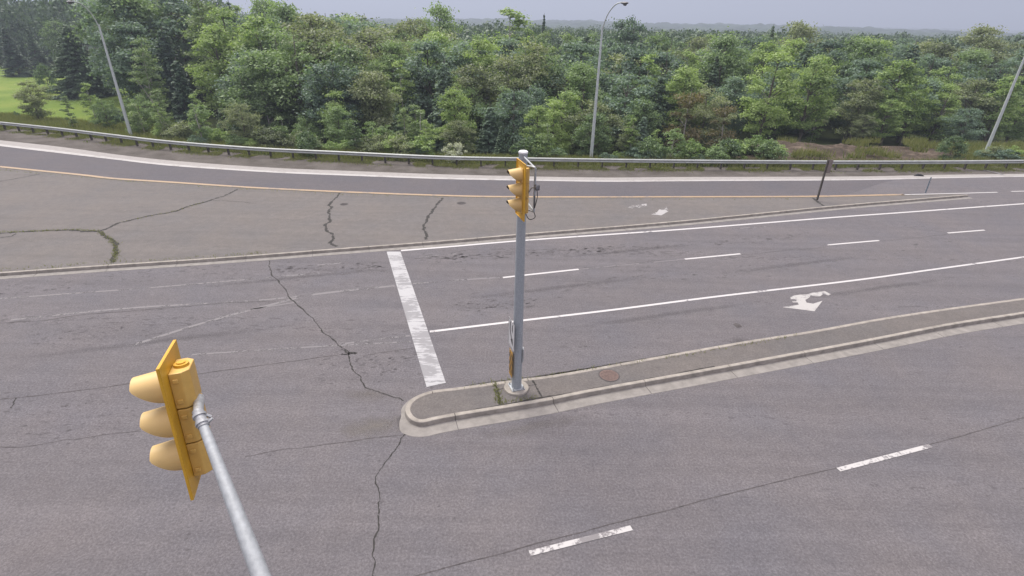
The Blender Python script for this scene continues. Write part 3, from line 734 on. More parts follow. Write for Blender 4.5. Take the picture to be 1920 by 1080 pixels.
# ------------------------------------------------------------------ street lamps
def street_lamp(base, ptop, atop, label, hpole, name='street_lamp'):
    t = empty(name, base); tag(t, label, 'street lamp', 'street lamps along the guardrail')
    b = Vector(base)
    mb = MB(); mb.tube([(0, 0, .15), (0, 0, hpole)], [.145, .07], 12); mb.build('shaft', M['lamp'], t, smooth=True)
    mb = MB(); mb.tube([(0, 0, -.3), (0, 0, .18)], [.22, .20], 16); mb.build('footing', M['gutter'], t, smooth=True)
    a = Vector(atop); mb = MB(); mb.tube(catmull([Vector((0, 0, hpole - .25)), Vector((a.x * .22, a.y * .22, hpole + .75)), Vector((a.x * .6, a.y * .6, hpole + 1.45)), Vector((a.x, a.y, hpole + 1.65))], 6), [.05] * 1 + [.042] * 18, 10); mb.build('arm', M['lamp'], t, smooth=True)
    d = Vector((a.x, a.y, 0)).normalized(); p = Vector((a.x, a.y, hpole + 1.6)); V = []; n = 14
    rotm = d.to_track_quat('X', 'Z').to_matrix(); mb = MB()
    for i in range(9):
        s = i / 8; rr = .165 * math.sin(math.pi * min(1, max(.04, s * .93 + .05))) ** .55
        for k in range(n):
            q = 2 * math.pi * k / n; V.append(p + rotm @ Vector((-.08 + s * .72, rr * math.cos(q), rr * .55 * math.sin(q) - .02)))
    mb.add(V, [(i * n + k, i * n + (k + 1) % n, (i + 1) * n + (k + 1) % n, (i + 1) * n + k) for i in range(8) for k in range(n)] + [tuple(range(n)), tuple(8 * n + k for k in range(n))])
    lh = mb.build('luminaire', M['grey'], t, smooth=True)
    mb = MB(); mb.tube([p + rotm @ Vector((.32, 0, -.08)), p + rotm @ Vector((.32, 0, -.20))], [.15, .09], 14); o = mb.build('lamp_bowl', simple('lamp_glass', (.12, .12, .13), .2), t, smooth=True); o.parent = lh
    return t
def lampb(px, py): p = G(px, py, -.2); return (p.x, p.y, -.12)
street_lamp(lampb(1108, 300), 0, (1.05, -1.6), 'middle street lamp with curved arm behind the guardrail, right of the signal pole', 10.05)
street_lamp(lampb(248, 262), 0, (-.1, -2.0), 'left street lamp standing behind the guardrail by the lawn and spruce', 9.4)
street_lamp(lampb(1842, 300), 0, (.5, -1.9), 'right street lamp beyond the guardrail past the bare earth bank', 10.2)

# ------------------------------------------------------------------ guardrail
gr = empty('guardrail', rail_line[0]); gr.location.z = 0; tag(gr, 'long galvanised guardrail on short posts curving along the ramp', 'guardrail')
o0 = gr.location.copy(); RN = norms(rail_line)
prof = [(.03, .46), (-.03, .49), (-.055, .53), (-.03, .565), (.02, .595), (.02, .625), (-.03, .655), (-.055, .69), (-.03, .735), (.03, .765)]
V = []; m_ = len(prof) * 2
for p, n in zip(rail_line, RN):
    for o_, z in prof: V.append(Vector((p.x, p.y, z)) + n * o_ - o0)
    for o_, z in prof[::-1]: V.append(Vector((p.x, p.y, z)) + n * (o_ + .012) - o0)
F = [(i * m_ + k, i * m_ + (k + 1) % m_, (i + 1) * m_ + (k + 1) % m_, (i + 1) * m_ + k) for i in range(len(rail_line) - 1) for k in range(m_)]
mb = MB(); mb.add(V, F); mb.build('beam', M['rail'], gr, smooth=True)
# posts at even spacing
D = []; acc = 0; nxt = .8; proto = None; npost = 0
for a, b, n in zip(rail_line, rail_line[1:], RN):
    L_ = (b - a).length
    while nxt <= acc + L_:
        p = a.lerp(b, (nxt - acc) / L_) + n * .16; nxt += 1.9
        if abs(p.x) > 1.12 * p.y + 4: continue
        if proto is None:
            mb = MB(); mb.box((0, 0, .28), (.11, .15, .90)); mb.box((0, -.10, .60), (.10, .05, .30)); proto = mb.build('post', M['wood'], gr); o = proto
        else: o = proto.copy(); C.objects.link(o); o.parent = gr
        o.location = Vector((p.x, p.y, 0)) - o0; o.rotation_euler[2] = math.atan2(n.y, n.x) - math.pi / 2 + random.uniform(-.05, .05); npost += 1
    acc += L_
print('posts', npost)

# sign posts near the tip of the island
p = G(1532, 375, .12)
t = empty('sign_post', (p.x, p.y, .12)); tag(t, 'weathered wooden sign post with edge-on plate at the island tip', 'sign post')
mb = MB(); mb.box((0, 0, 1.3), (.09, .12, 2.6)); mb.build('post', M['wood'], t, bevel=.01)
wd = Matrix.Rotation(R(-28), 3, 'Z'); mb = MB(); mb.box((.13, -.07, 2.22), (.27, .02, .85), wd); mb.build('plate', simple('sign_back', (.20, .165, .15), .6), t, bevel=.003)
p = G(1735, 362, .12)
t = empty('marker_post', (p.x, p.y, .12)); tag(t, 'short slim grey-blue marker post near the tip of the island', 'post')
mb = MB(); mb.box((0, 0, .55), (.11, .05, 1.1), Matrix.Rotation(R(30), 3, 'Z')); mb.build('post', simple('post_blue', (.17, .21, .25), .6), t, bevel=.01)
mb = MB(); mb.box((0, -.045, .92), (.09, .01, .2), Matrix.Rotation(R(30), 3, 'Z')); mb.build('reflector', M['galv'], t)
p = G(1722, 330); mb = MB(); k = 9
mb.tube([(-.35, 0, .02), (-.1, .05, .06), (.15, 0, .07), (.4, -.05, .02)], [.03, .11, .09, .02], 7); o = mb.build('tyre_scrap', M['dark'], None, smooth=True); o.location = (p.x, p.y, 0); tag(o, 'dark scrap of tyre rubber lying on the far ramp edge', 'debris')
# squashed dark scrap in the turn lane
p = G(1384, 611); mb = MB(); mb.add([(-.10, -.16, .0), (.13, -.07, .0), (.12, .1, .0), (0, .22, .0), (-.16, .12, .0), (0, 0, .035)], [(0, 1, 5), (1, 2, 5), (2, 3, 5), (3, 4, 5), (4, 0, 5)]); o = mb.build('road_scrap', M['patch']); o.location = (p.x, p.y, .005); tag(o, 'small dark flattened scrap in the turn lane left of the arrow', 'debris')

# ------------------------------------------------------------------ foliage templates
def cards(P, size, outd, upmix=.5, jit=.7, aspect=1.0):
    n = len(P); nr = outd + np.array([0, 0, upmix]) + rng.normal(0, jit, (n, 3)); nr /= np.linalg.norm(nr, axis=1)[:, None] + 1e-9
    a = np.cross(nr, rng.normal(0, 1, (n, 3))); a /= np.linalg.norm(a, axis=1)[:, None] + 1e-9; b = np.cross(nr, a)
    s = (size * rng.uniform(.6, 1.4, n))[:, None]
    a = a * s * aspect; b = b * s
    return np.stack([P - a * .5, P - b * .32 + a * .05, P + a * .5, P + b * .32 + a * .05], 1)

def crown(env, nl, lr, per, size, flat=.6, seed=0, hollow=.35):
    """env: function u->(radius) list of (z, radius); nl lobes"""
    r_ = np.random.default_rng(seed); zs = np.array([e[0] for e in env]); rs = np.array([e[1] for e in env])
    out = []; cen = []
    for i in range(nl):
        while True:
            z = r_.uniform(zs[0], zs[-1]); rr = np.interp(z, zs, rs)
            if r_.uniform() < rr / rs.max(): break
        a = r_.uniform(0, 2 * math.pi); q = rr * math.sqrt(r_.uniform(hollow ** 2, 1)) * .86 * (1 + .28 * math.sin(2 * a + seed) * math.cos(z * 1.3 + seed))
        c = np.array([q * math.cos(a), q * math.sin(a), z]); L_ = lr * r_.uniform(.55, 1.35)
        d = r_.normal(0, 1, (per, 3)); d /= np.linalg.norm(d, axis=1)[:, None]; d[:, 2] = np.where(d[:, 2] < -.2, -d[:, 2] * .6, d[:, 2])
        rad = (r_.uniform(.25, 1, per) ** .45)[:, None] * L_ * (1 + .25 * r_.normal(0, 1, per))[:, None]
        k_ = per // 7; rad[:k_] *= 1.45; hole = r_.normal(0, 1, 3); hole /= np.linalg.norm(hole); hole[2] = abs(hole[2]); rad[(d @ hole) > .75] *= .55
        P = c + d * rad * np.array([1, 1, flat]); 
        out.append(cards(P, size, d * .8)); cen.append(c)
    return np.concatenate(out), cen

def trunk_mesh(name, h, r, cen, mat, lean=0):
    mb = MB(); pts = [Vector((0, 0, -.4)), Vector((lean * .2, 0, h * .35)), Vector((lean * .6, .05, h * .7)), Vector((lean, 0, h * .97))]
    mb.tube(pts, [r, r * .78, r * .45, r * .1], 7)
    for c in cen[::2]:
        c = Vector(c); z0 = max(.6, c.z - Vector((c.x, c.y)).length * .8); s = Vector((lean * z0 / h, 0, min(z0, h * .9)))
        mb.tube([s, s.lerp(c, .55) + Vector((0, 0, .1)), c], [r * .30, r * .2, r * .07], 4, cap=False)
    me = bpy.data.meshes.new(name); me.from_pydata([tuple(v) for v in mb.v], [], mb.f); me.materials.append(mat); me.update(); return me

TPL = {}
def tpl(key, kind, lst): TPL.setdefault(kind, []).append((key, *lst))
def add_dec(kind, seed, h, env, nl, lr, per, size, mat, flat=.6, bark='bark', tr=.14):
    Q, cen = crown(env, nl, lr, per, size, flat, seed); TPL.setdefault(kind, []).append((quads_mesh('crown', Q, M[mat]), trunk_mesh('trunk', h, tr, cen, M[bark], random.uniform(-.3, .3)), h))

for s in range(3):
    for mtn in ('leafA', 'leafC', 'leafD'):
        h = 8.0; rr = (2.6, 3.1, 2.3)[s]
        add_dec('broad', 10 + s * 7 + ord(mtn[-1]), h, [(1.2, rr * .6), (3.0, rr), (5.2, rr * .98), (6.8, rr * .66), (7.7, rr * .2)], 70, .74, 190, .19, mtn, .88)
for s in range(3):
    add_dec('lime', 50 + s, 8.0, [(1.0, 1.2), (3, 2.3), (5, 2.2), (6.8, 1.4), (7.8, .3)], 60, .62, 170, .18, 'leafB', .75)
for s in range(2):
    add_dec('slender', 70 + s, 9.0, [(1.0, .8), (3, 1.4), (6, 1.3), (8, .7), (9, .15)], 44, .5, 150, .17, 'birch' if s else 'leafB', .8, 'pale', .09)
    add_dec('sapling', 80 + s, 3.6, [(.9, .3), (1.8, .9), (2.8, .8), (3.6, .15)], 17, .34, 110, .14, 'birch' if s else 'leafA', .7, 'pale', .05)
for s, mtn in enumerate(('leafA', 'leafC', 'leafB', 'leafD')):
    add_dec('shrub', 90 + s, 1.6, [(.1, .9), (.7, 1.15), (1.3, .8), (1.7, .2)], 26, .36, 130, .12, mtn, .75, 'bark', .04)
add_dec('silver', 99, 1.4, [(.1, 1.5), (.7, 1.6), (1.2, 1.1), (1.5, .3)], 34, .34, 120, .12, 'silver', .75, 'bark', .04)
add_dec('rusty', 101, 4.2, [(.8, .8), (2.2, 1.3), (3.4, .9), (4.3, .2)], 24, .45, 110, .15, 'rusty', .7, 'pale', .06)

def spruce(seed, h, rad, mat, dens=1.0, low=.3, p=1.0):
    r_ = np.random.default_rng(seed); out = []; mb = MB(); mb.tube([(0, 0, -.4), (0, 0, h)], [.16 * h / 8, .02], 7)
    z = low
    while z < h - .15:
        t = (z - low) / (h - low); R_ = rad * (1 - t) ** p + .08; nb = max(5, int(13 * dens * (1 - t * .5)))
        for k in range(nb):
            a = r_.uniform(0, 2 * math.pi); Lb = R_ * r_.uniform(.7, 1.12); n = int(max(14, 75 * Lb * dens * .62))
            s = r_.uniform(.15, 1, n) ** .7; w = .34 * Lb * (1.05 - s) + .08; off_ = r_.normal(0, 1, n) * w * .5
            droop = -.30 * Lb * s ** 1.4 + .12 * Lb * np.maximum(0, s - .8) * 3
            P = np.stack([math.cos(a) * s * Lb - math.sin(a) * off_, math.sin(a) * s * Lb + math.cos(a) * off_, z + droop + r_.normal(0, .05, n)], 1)
            d = np.stack([np.cos(a) * np.ones(n), np.sin(a) * np.ones(n), .6 * np.ones(n)], 1)
            out.append(cards(P, .19, d * .5, .8, .45, 1.1))
            if k % 3 == 0: mb.tube([(0, 0, z), (math.cos(a) * Lb * .9, math.sin(a) * Lb * .9, z - .26 * Lb)], [.03, .01], 3, cap=False)
        z += .27 / dens ** .5
    me = bpy.data.meshes.new('trunk'); me.from_pydata([tuple(v) for v in mb.v], [], mb.f); me.materials.append(M['bark']); me.update()
    return (quads_mesh('crown', np.concatenate(out), M[mat]), me, h)
TPL['spruce'] = [spruce(1, 9, 2.1, 'needle'), spruce(2, 9, 1.7, 'needle'), spruce(3, 9, 1.9, 'leafC')]
TPL['cedar'] = [spruce(5, 7, 1.3, 'leafC', 1.1, .2, .6), spruce(6, 7, 1.2, 'needle', 1.1, .2, .6)]
TPL['big_spruce'] = [spruce(9, 10, 4.4, 'needle', 1.35, .1, .72)]

NAMES = {'broad': 'leafy_tree', 'lime': 'leafy_tree', 'slender': 'slender_tree', 'sapling': 'sapling', 'shrub': 'shrub', 'silver': 'shrub', 'rusty': 'sapling', 'spruce': 'spruce_tree', 'cedar': 'cedar_tree', 'big_spruce': 'spruce_tree'}
def plant(kind, x, y, h, label, group=None, var=None, z=None, sxy=None):
    L_ = TPL[kind]; cr_, tr_, h0 = L_[var % len(L_)] if var is not None else random.choice(L_)
    z = float(terrain(x, y)) if z is None else z
    t = empty(NAMES[kind], (x, y, z)); s = h / h0; k = (sxy or random.uniform(1.0, 1.28)) * s
    t.scale = (k, k * random.uniform(.92, 1.08), s); t.rotation_euler = (random.uniform(-.04, .04), random.uniform(-.04, .04), random.uniform(0, 6.28))
    tag(t, label, 'shrub' if NAMES[kind] == 'shrub' else 'tree', group)
    c = bpy.data.objects.new('crown' if kind not in ('shrub', 'silver') else 'foliage', cr_); C.objects.link(c); c.parent = t
    c = bpy.data.objects.new('trunk' if kind not in ('shrub', 'silver') else 'stems', tr_); C.objects.link(c); c.parent = t
    return t

def at(px, D):          # ground position in the photo column px at forward distance D
    k = (px - 960) / FPX; y = D; x = 0
    for _ in range(20):
        # column px at the horizon-ish height: solve x for a point at z=2
        p = Vector((x, y, 4 - H)); w = p.dot(fwd); sx = 960 + FPX * p.dot(rt) / w; x -= (sx - px) * w / FPX
    return x, y
def proj(p):
    v = Vector(p) - Vector((0, 0, H)); w = v.dot(fwd); return 960 + FPX * v.dot(rt) / w, 540 - FPX * v.dot(up) / w
def height_for(x, y, pytop):      # tree height whose tip reaches picture row pytop
    z0 = float(terrain(x, y)); lo, hi = .5, 40
    for _ in range(40):
        mid_ = (lo + hi) / 2
        if proj((x, y, z0 + mid_))[1] > pytop: lo = mid_
        else: hi = mid_
    return lo

occupied = []
# distinctive trees and shrubs of the photograph: kind, column, distance, top row, label
SPEC = [
 ('big_spruce', 140, 84, 42, 'broad dark spruce standing alone on the lawn left of the left lamp', 0, 1.0),
 ('shrub', 72, 89, 128, 'small dark-stemmed tree on the lawn just left of the broad spruce', 0, .62),
 ('spruce', 18, 112, 50, 'dark conifer at the back of the lawn at the far left edge', 0, 1.5),
 ('spruce', 62, 116, 52, 'conifer at the back of the lawn between the edge tree and the broad spruce', 1, 1.5),
 ('broad', 118, 124, 42, 'leafy green tree rising behind the broad spruce', 0, None),
 ('lime', 240, 112, 46, 'rounded lime-green tree just right of the left lamp behind the lawn', 0, 1.25),
 ('lime', 213, 100, 95, 'low pale green tree seen just behind the left lamp', 1, .8),
 ('broad', 820, 88, 16, 'tall dark leafy tree breaking the skyline left of the signal pole', 0, .95),
 ('broad', 783, 82, 30, 'tall leafy tree beside the left shoulder of the skyline tree', 2, .9),
 ('slender', 960, 82, 17, 'tall pale-leaved tree poking above the horizon straight behind the signal pole', 0, 1.7),
 ('spruce', 1016, 100, 24, 'thin dark spruce tip poking above the distant ridge', 1, .6),
 ('broad', 1182, 88, 24, 'large round tree on the skyline just right of the middle lamp', 1, 1.0),
 ('broad', 1480, 92, 36, 'rounded olive tree crown on the skyline between middle and right lamps', 2, 1.05),
 ('spruce', 1436, 86, 44, 'dark pointed conifer left of the olive skyline crown', 0, .8),
 ('broad', 1820, 96, 46, 'rounded leafy crown on the skyline left of the right lamp top', 8, 1.05),
 ('lime', 635, 60, 66, 'tall yellow-green poplar-like tree in the left part of the wood', 2, .75),
 ('lime', 1040, 50.5, 188, 'bright small-crowned tree at the wood edge just right of the signal pole', 0, 1.15),
 ('lime', 850, 50, 165, 'bright lime tree at the wood edge left of the signal pole', 1, 1.05),
 ('spruce', 740, 51, 190, 'very dark spruce low at the wood edge amid lime trees', 0, 1.1),
 ('sapling', 695, 46.5, 236, 'thin pale sapling at the wood edge in front of the dark spruce', 1, None),
 ('sapling', 718, 46.8, 228, 'second thin sapling in front of the dark spruce', 0, None),
 ('sapling', 785, 46.8, 205, 'thin-stemmed sapling behind the guardrail right of the dark spruce', 1, None),
 ('lime', 1440, 56, 98, 'bright lime spreading tree right of centre in the wood', 0, 1.1),
 ('lime', 1520, 58, 104, 'second bright lime tree beside the brightest one', 2, 1.1),
 ('lime', 1680, 60, 112, 'yellow-green rounded tree above the bare earth bank', 1, 1.2),
 ('rusty', 1368, 50, 190, 'yellow-brown leaved young tree at the wood edge', 0, None),
 ('rusty', 1292, 54, 160, 'brownish half-dead young tree higher in the wood', 0, .9),
 ('silver', 852, 42.9, 271, 'pale silvery flowering shrub just behind the guardrail', 0, .62),
 ('shrub', 170, 66, 196, 'rounded pale shrub on the slope below the lawn left of the lamp', 2, .9),
 ('shrub', 205, 62, 200, 'dark shrub on the slope immediately left of the lamp', 1, .9),
 ('shrub', 2, 62, 207, 'dark shrub at the left edge of the picture below the lawn', 1, .4),
 ('cedar', 915, 50, 196, 'blue-green bushy conifer at the wood edge left of the signal pole', 0, 1.4),
 ('cedar', 830, 56, 110, 'tall blue-green cedar deeper behind the lime trees', 0, 1.1),
]
for kind, px, D, top, lab, var, sxy in SPEC:
    x, y = at(px, D); h = height_for(x, y, top)
    t = plant(kind, x, y, h, lab, None, var, None, sxy)
    occupied.append((x, y, 2.2 if kind not in ('sapling', 'shrub', 'silver', 'rusty') else .8))

def zone(px):
    for lim, s in ((222, 'left of left lamp'), (330, 'just right of left lamp'), (430, 'well right of left lamp'), (540, 'a quarter across the photo'), (650, 'a third across the photo'), (750, 'left of silvery shrub'), (850, 'above silvery shrub'), (975, 'just left of signal pole'),
                   (1115, 'between signal pole and middle lamp'), (1200, 'just right of middle lamp'), (1290, 'two thirds across the photo'), (1390, 'near the leaning dead trunk'), (1480, 'left of bare earth bank'), (1590, 'above left of earth bank'), (1700, 'above middle of earth bank'), (1790, 'above right of earth bank'), (1870, 'just left of right lamp')):
        if px < lim: return s
    return 'right of right lamp'
WORD = {'broad': 'green leafy tree', 'lime': 'lime-green tree', 'slender': 'slender pale-stemmed tree', 'spruce': 'dark spruce', 'cedar': 'bushy blue-green cedar', 'sapling': 'thin young sapling', 'shrub': 'low leafy shrub'}

def in_lawn(x, y):
    px, py = proj((x, y, float(terrain(x, y))))
    if px > 330 and not (395 < px < 455 and 245 < py < 275): return False
    lim = 205 if py < 150 else 262 if py > 165 else 205 + (py - 150) * 3.8
    return (py > 131 and px < lim and y > rail_y(x) + 7) or (395 < px < 455 and 250 < py < 275)

count = 0; cand = []
D = 45.0; row = 0
while D < 108 and count < 262:
    sp = 2.9 + (D - 45) * .085
    half = D * 1.04 + 6; xx = -half + random.uniform(0, sp)
    while xx < half:
        x = xx + random.gauss(0, sp * .22); y = D + random.gauss(0, sp * .2); xx += sp * 1.18
        d = (y - float(rail_y(x))) * .93
        edge = 2.8 if x < 16 else 10.5
        if d < edge or in_lawn(x, y): continue
        if any((x - a) ** 2 + (y - b) ** 2 < r * r for a, b, r in occupied): continue
        px, py = proj((x, y, 0))
        if px < -60 or px > 1980: continue
        cand.append((x, y, d, px)); 
    D += sp * .92; row += 1
print('candidates', len(cand))
cand.sort(key=lambda c: c[2]); cand = cand[:262]
todo = []
for x, y, d, px in cand:
    if 810 < px < 990 and d < 5: continue
    if any(abs(px - a) < 34 and y < b + 1.6 for a, b in ((1108, 45.3), (248, 49.4), (1842, 48.8))): continue
    kind = random.choices(['broad', 'lime', 'spruce', 'cedar', 'slender', 'sapling'], [5.5, 1.6 if d < 22 else .9, .9, .8, 3.2 if d < 8 else 1.2, 1.5 if d < 5 else 0])[0]
    z0 = float(terrain(x, y))
    top = 2.4 + 5.9 * sm(2.5, 24, d) + random.gauss(0, .9)
    if px < 430 and d > 14: top += 2.2
    if px < 720 and d > 6: top += 2.4 * min(1, (d - 6) / 12)
    if x > 16: top = 3.2 + 5.3 * sm(9, 24, d) + random.gauss(0, .8)
    top = min(top, 9.4 + random.uniform(-.5, .1) + (4.8 if px < 430 and d > 18 else 2.9 if px < 560 and d > 18 else 1.7 if px < 700 and d > 18 else 0)); h = max(3.2, float(top) - z0)
    rowname = ''
    todo.append((kind, x, y, h, px, d, None))
# undergrowth shrubs along the rail
prev = -60
for i in range(95):
    px = -20 + i * 20.8 + random.uniform(-8, 8)
    if 815 < px < 985 or 1478 < px < 1800 or px < 215: 
        continue
    D = 45
    # find D with offset d beyond rail
    if any(abs(px - a) < 26 for a in (1108, 248, 1842)): continue
    dd_ = random.choice([1.9, 2.6, 3.6]) + random.uniform(0, 1.2)
    x, y = at(px, 46)
    y = float(rail_y(x)) + dd_; x = x * y / 46
    y = float(rail_y(x)) + dd_
    if in_lawn(x, y): continue
    if any((x - a) ** 2 + (y - b) ** 2 < .7 for a, b, r in occupied): continue
    todo.append(('shrub', x, y, random.uniform(.9, 1.9), px, 0, None))
TONE = {'broad': ['deep green leafy tree', 'blue-green leafy tree', 'olive leafy tree'] * 3, 'lime': ['lime-green tree'] * 3, 'slender': ['slender yellow-green tree', 'slender pale green tree'],
        'sapling': ['thin dark-leaved sapling', 'thin pale-leaved sapling'], 'spruce': ['dark spruce', 'narrow dark spruce', 'blue-green spruce'], 'cedar': ['blue-green cedar', 'dark cedar'], 'shrub': ['mid-green shrub', 'blue-green shrub', 'lime-green shrub', 'olive shrub']}
byl = {}
for kind, x, y, h, px, d, _ in todo:
    v = random.randrange(len(TPL[kind]))
    rown = 'hugging the rail' if kind == 'shrub' else ('at the wood edge' if d < 9 else 'in the second rows' if d < 17 else 'mid-wood' if d < 28 else 'deep in the wood' if d < 40 else 'far back')
    byl.setdefault('%s %s, %s' % (TONE[kind][v % len(TONE[kind])], rown, zone(px)), []).append((px, y, kind, x, h, v))
ORD = {1: [''], 2: ['left', 'right'], 3: ['left', 'centre', 'right']}
for lab, ls in byl.items():
    ls.sort(); n_ = len(ls)
    if n_ <= 3: names = ORD[n_]
    else: 
        names = ['leftmost', 'left'] + ['centre'] * 20; names = names[:n_ - 2] + ['right', 'rightmost']
        if n_ > 5: names = ['leftmost', 'left'] + ['centre'] * (n_ - 4) + ['right', 'rightmost']
    for (px, y, kind, x, h, v), nm in zip(ls, names):
        plant(kind, x, y, h, (nm + ' ' + lab).strip(), 'shrubs behind the guardrail' if kind == 'shrub' else 'trees of the wood', v)
# leaning pale dead trunks
for px, D, dx, L_, lab in [(1386, 45.0, -1.5, 2.0, 'pale dead trunk leaning left behind the guardrail midway between lamps'), (312, 50, -2.6, 6.5, 'grey dead trunk leaning left at the wood edge right of the left lamp'), (300, 64, -3.2, 7.5, 'tall bare leaning trunk deeper in the wood right of the left lamp')]:
    x, y = at(px, D); z0 = float(terrain(x, y)); mb = MB(); r_ = random.Random(px)
    pts = [Vector((dx * t / L_ * L_ * .999 if False else dx * t, .2 * math.sin(3 * t), -.2 + math.sqrt(max(.1, L_ ** 2 - dx ** 2)) * t)) for t in (0, .33, .66, 1)]
    mb.tube(pts, [.06, .05, .035, .012], 8)
    for t in (.45, .7): q = pts[0].lerp(pts[3], t); mb.tube([q, q + Vector((.5, .1, .5))], [.03, .01], 5)
    o = mb.build('dead_trunk', M['deadw'], None, smooth=True); o.location = (x, y, -.1 if px == 1386 else z0); tag(o, lab, 'dead tree')

# ------------------------------------------------------------------ lawn and earth bank
xs_ = np.linspace(-150, -30, 160); ys_ = np.linspace(48, 150, 150); V = []; idx = {}; F = []
def lawn_ok(x, y):
    px, py = proj((x, y, float(terrain(x, y)))); d = (y - float(rail_y(x)))
    return d > 6.5 + 1.2 * math.sin(x * .7) and px < 345 + 12 * math.sin(y * .9) and py > 126
for i, x in enumerate(xs_[:-1]):
    for j, y in enumerate(ys_[:-1]):
        if not lawn_ok(x, y): continue
        q = []
        for a, b in ((i, j), (i + 1, j), (i + 1, j + 1), (i, j + 1)):
            if (a, b) not in idx: idx[(a, b)] = len(V); V.append((xs_[a], ys_[b], float(terrain(xs_[a], ys_[b])) + .05))
            q.append(idx[(a, b)])
        F.append(q)
tag(mesh_obj('lawn', V, F, M['lawn'], smooth=True), kind='structure')
V = []; F = []; a_ = np.linspace(15, 42, 90); b_ = np.linspace(2.2, 10.5, 34)
for i, x in enumerate(a_):
    for j, d in enumerate(b_):
        y = float(rail_y(x)) + d; e = math.sin(math.pi * i / 89) ** .5 * math.sin(math.pi * j / 33) ** .7
        nzv = mnoise.fractal(Vector((x * .5, y * .8, 3)), .8, 2.1, 4)
        V.append((x, y, float(terrain(x, y)) - .06 + e * (.6 + .34 * nzv + .25 * math.sin((x - 15) * .22) * d / 8)))
F = [(i * 34 + j, (i + 1) * 34 + j, (i + 1) * 34 + j + 1, i * 34 + j + 1) for i in range(89) for j in range(33)]
tag(mesh_obj('earth_bank', V, F, M['dirt'], smooth=True), kind='structure')

# ------------------------------------------------------------------ house behind the lawn
x, y = at(186, 128); hz = float(terrain(x, y)); t = empty('house', (x, y, hz)); t.rotation_euler[2] = R(25); tag(t, 'pale house half hidden in trees behind the lawn near the left lamp', 'house')
mb = MB(); mb.box((0, 0, 1.5), (9, 7, 3)); mb.build('wall', M['wall'], t)
mb = MB(); mb.add([(-5, -4, 3), (5, -4, 3), (5, 4, 3), (-5, 4, 3), (-5, 0, 5), (5, 0, 5)], [(0, 1, 5, 4), (2, 3, 4, 5), (0, 4, 3), (1, 2, 5), (0, 3, 2, 1)]); mb.build('roof', M['roofm'], t)
for xx in (-2.6, 0, 2.6):
    mb = MB(); mb.box((xx, -3.52, 1.7), (1.2, .06, 1.1)); w_ = mb.build('window', M['signw'], t); mb = MB(); mb.box((xx, -3.56, 1.7), (1.0, .03, .9)); o = mb.build('pane', M['glass'], w_)

# ------------------------------------------------------------------ grasses (nobody could count them)
def blades(P, h, w, lean=.35):
    n = len(P); a = rng.uniform(0, 2 * math.pi, n); hh = h * rng.uniform(.5, 1.3, n); ww = w * rng.uniform(.7, 1.4, n)
    s = np.stack([np.cos(a), np.sin(a), np.zeros(n)], 1) * ww[:, None] * .5; tip = np.stack([rng.normal(0, lean, n) * hh, rng.normal(0, lean, n) * hh, hh], 1)
    m_ = P + tip * .55
    return np.stack([P - s, P + s, m_ + s * .7, P + tip], 1)
def clump_noise(x, y, s): return np.array([mnoise.noise(Vector((a * s, b * s, 1.7))) for a, b in zip(x, y)])
n = 60000; x = rng.uniform(-52, 58, n); off_ = rng.normal(.15, .45, n); y = rail_y(x) + off_
k = clump_noise(x, y, .7); keep = (k > -.12) & (off_ > -1.1) & (off_ < 1.2); x, y = x[keep], y[keep]
Q = [blades(np.stack([x, y, np.full(len(x), -.03)], 1), .16, .035)]
n = 80000; x = rng.uniform(-60, 60, n); off_ = rng.uniform(.8, 10, n); y = rail_y(x) + off_
keep = ~((x > 17) & (x < 40) & (off_ > 2.2) & (clump_noise(x, y, .45) < .33)); x, y, off_ = x[keep], y[keep], off_[keep]
Q.append(blades(np.stack([x, y, terrain(x, y) + np.where((x > 17) & (x < 40) & (off_ > 2.2), .45, 0)], 1), .62, .07, .25))
tag(link_mesh('verge_grass', quads_mesh('verge_grass', np.concatenate(Q), M['grass'])), 'rough green and straw grass along both sides of the guardrail', 'grass', kind='stuff')
# weeds in the island cracks and along the kerbs
P = []
def along(pts, z, n, sp):
    C_ = [GI(a, b) if z == .125 else G(a, b, z) for a, b in pts]
    for _ in range(n):
        i = random.randrange(len(C_) - 1); q = C_[i].lerp(C_[i + 1], random.random()); P.append((q.x + random.gauss(0, sp), q.y + random.gauss(0, sp), q.z - .01))
along([(0, 436), (60, 434), (130, 431), (185, 433)], .125, 260, .05); along([(185, 434), (205, 448), (217, 462), (218, 476), (212, 492)], .125, 420, .07)
along([(222, 418), (330, 396), (384, 379)], .125, 90, .04); along([(0, 506), (190, 494), (420, 480), (500, 474)], .125, 260, .12)
along([(926, 716), (934, 740), (936, 758)], .135, 160, .05); along([(870, 727), (1040, 702), (1300, 664), (1500, 628)], .135, 260, .04); along([(936, 757), (1010, 744)], .135, 80, .05)
along([(640, 365), (900, 373), (1200, 375), (1500, 373)], .13, 260, .05); along([(0, 319), (300, 346), (640, 365)], .13, 300, .05)
tag(link_mesh('crack_weeds', quads_mesh('crack_weeds', blades(np.array(P), .10, .022, .5), M['grass'])), 'tiny weeds growing in pavement cracks and along the kerbs', 'weeds', kind='stuff')

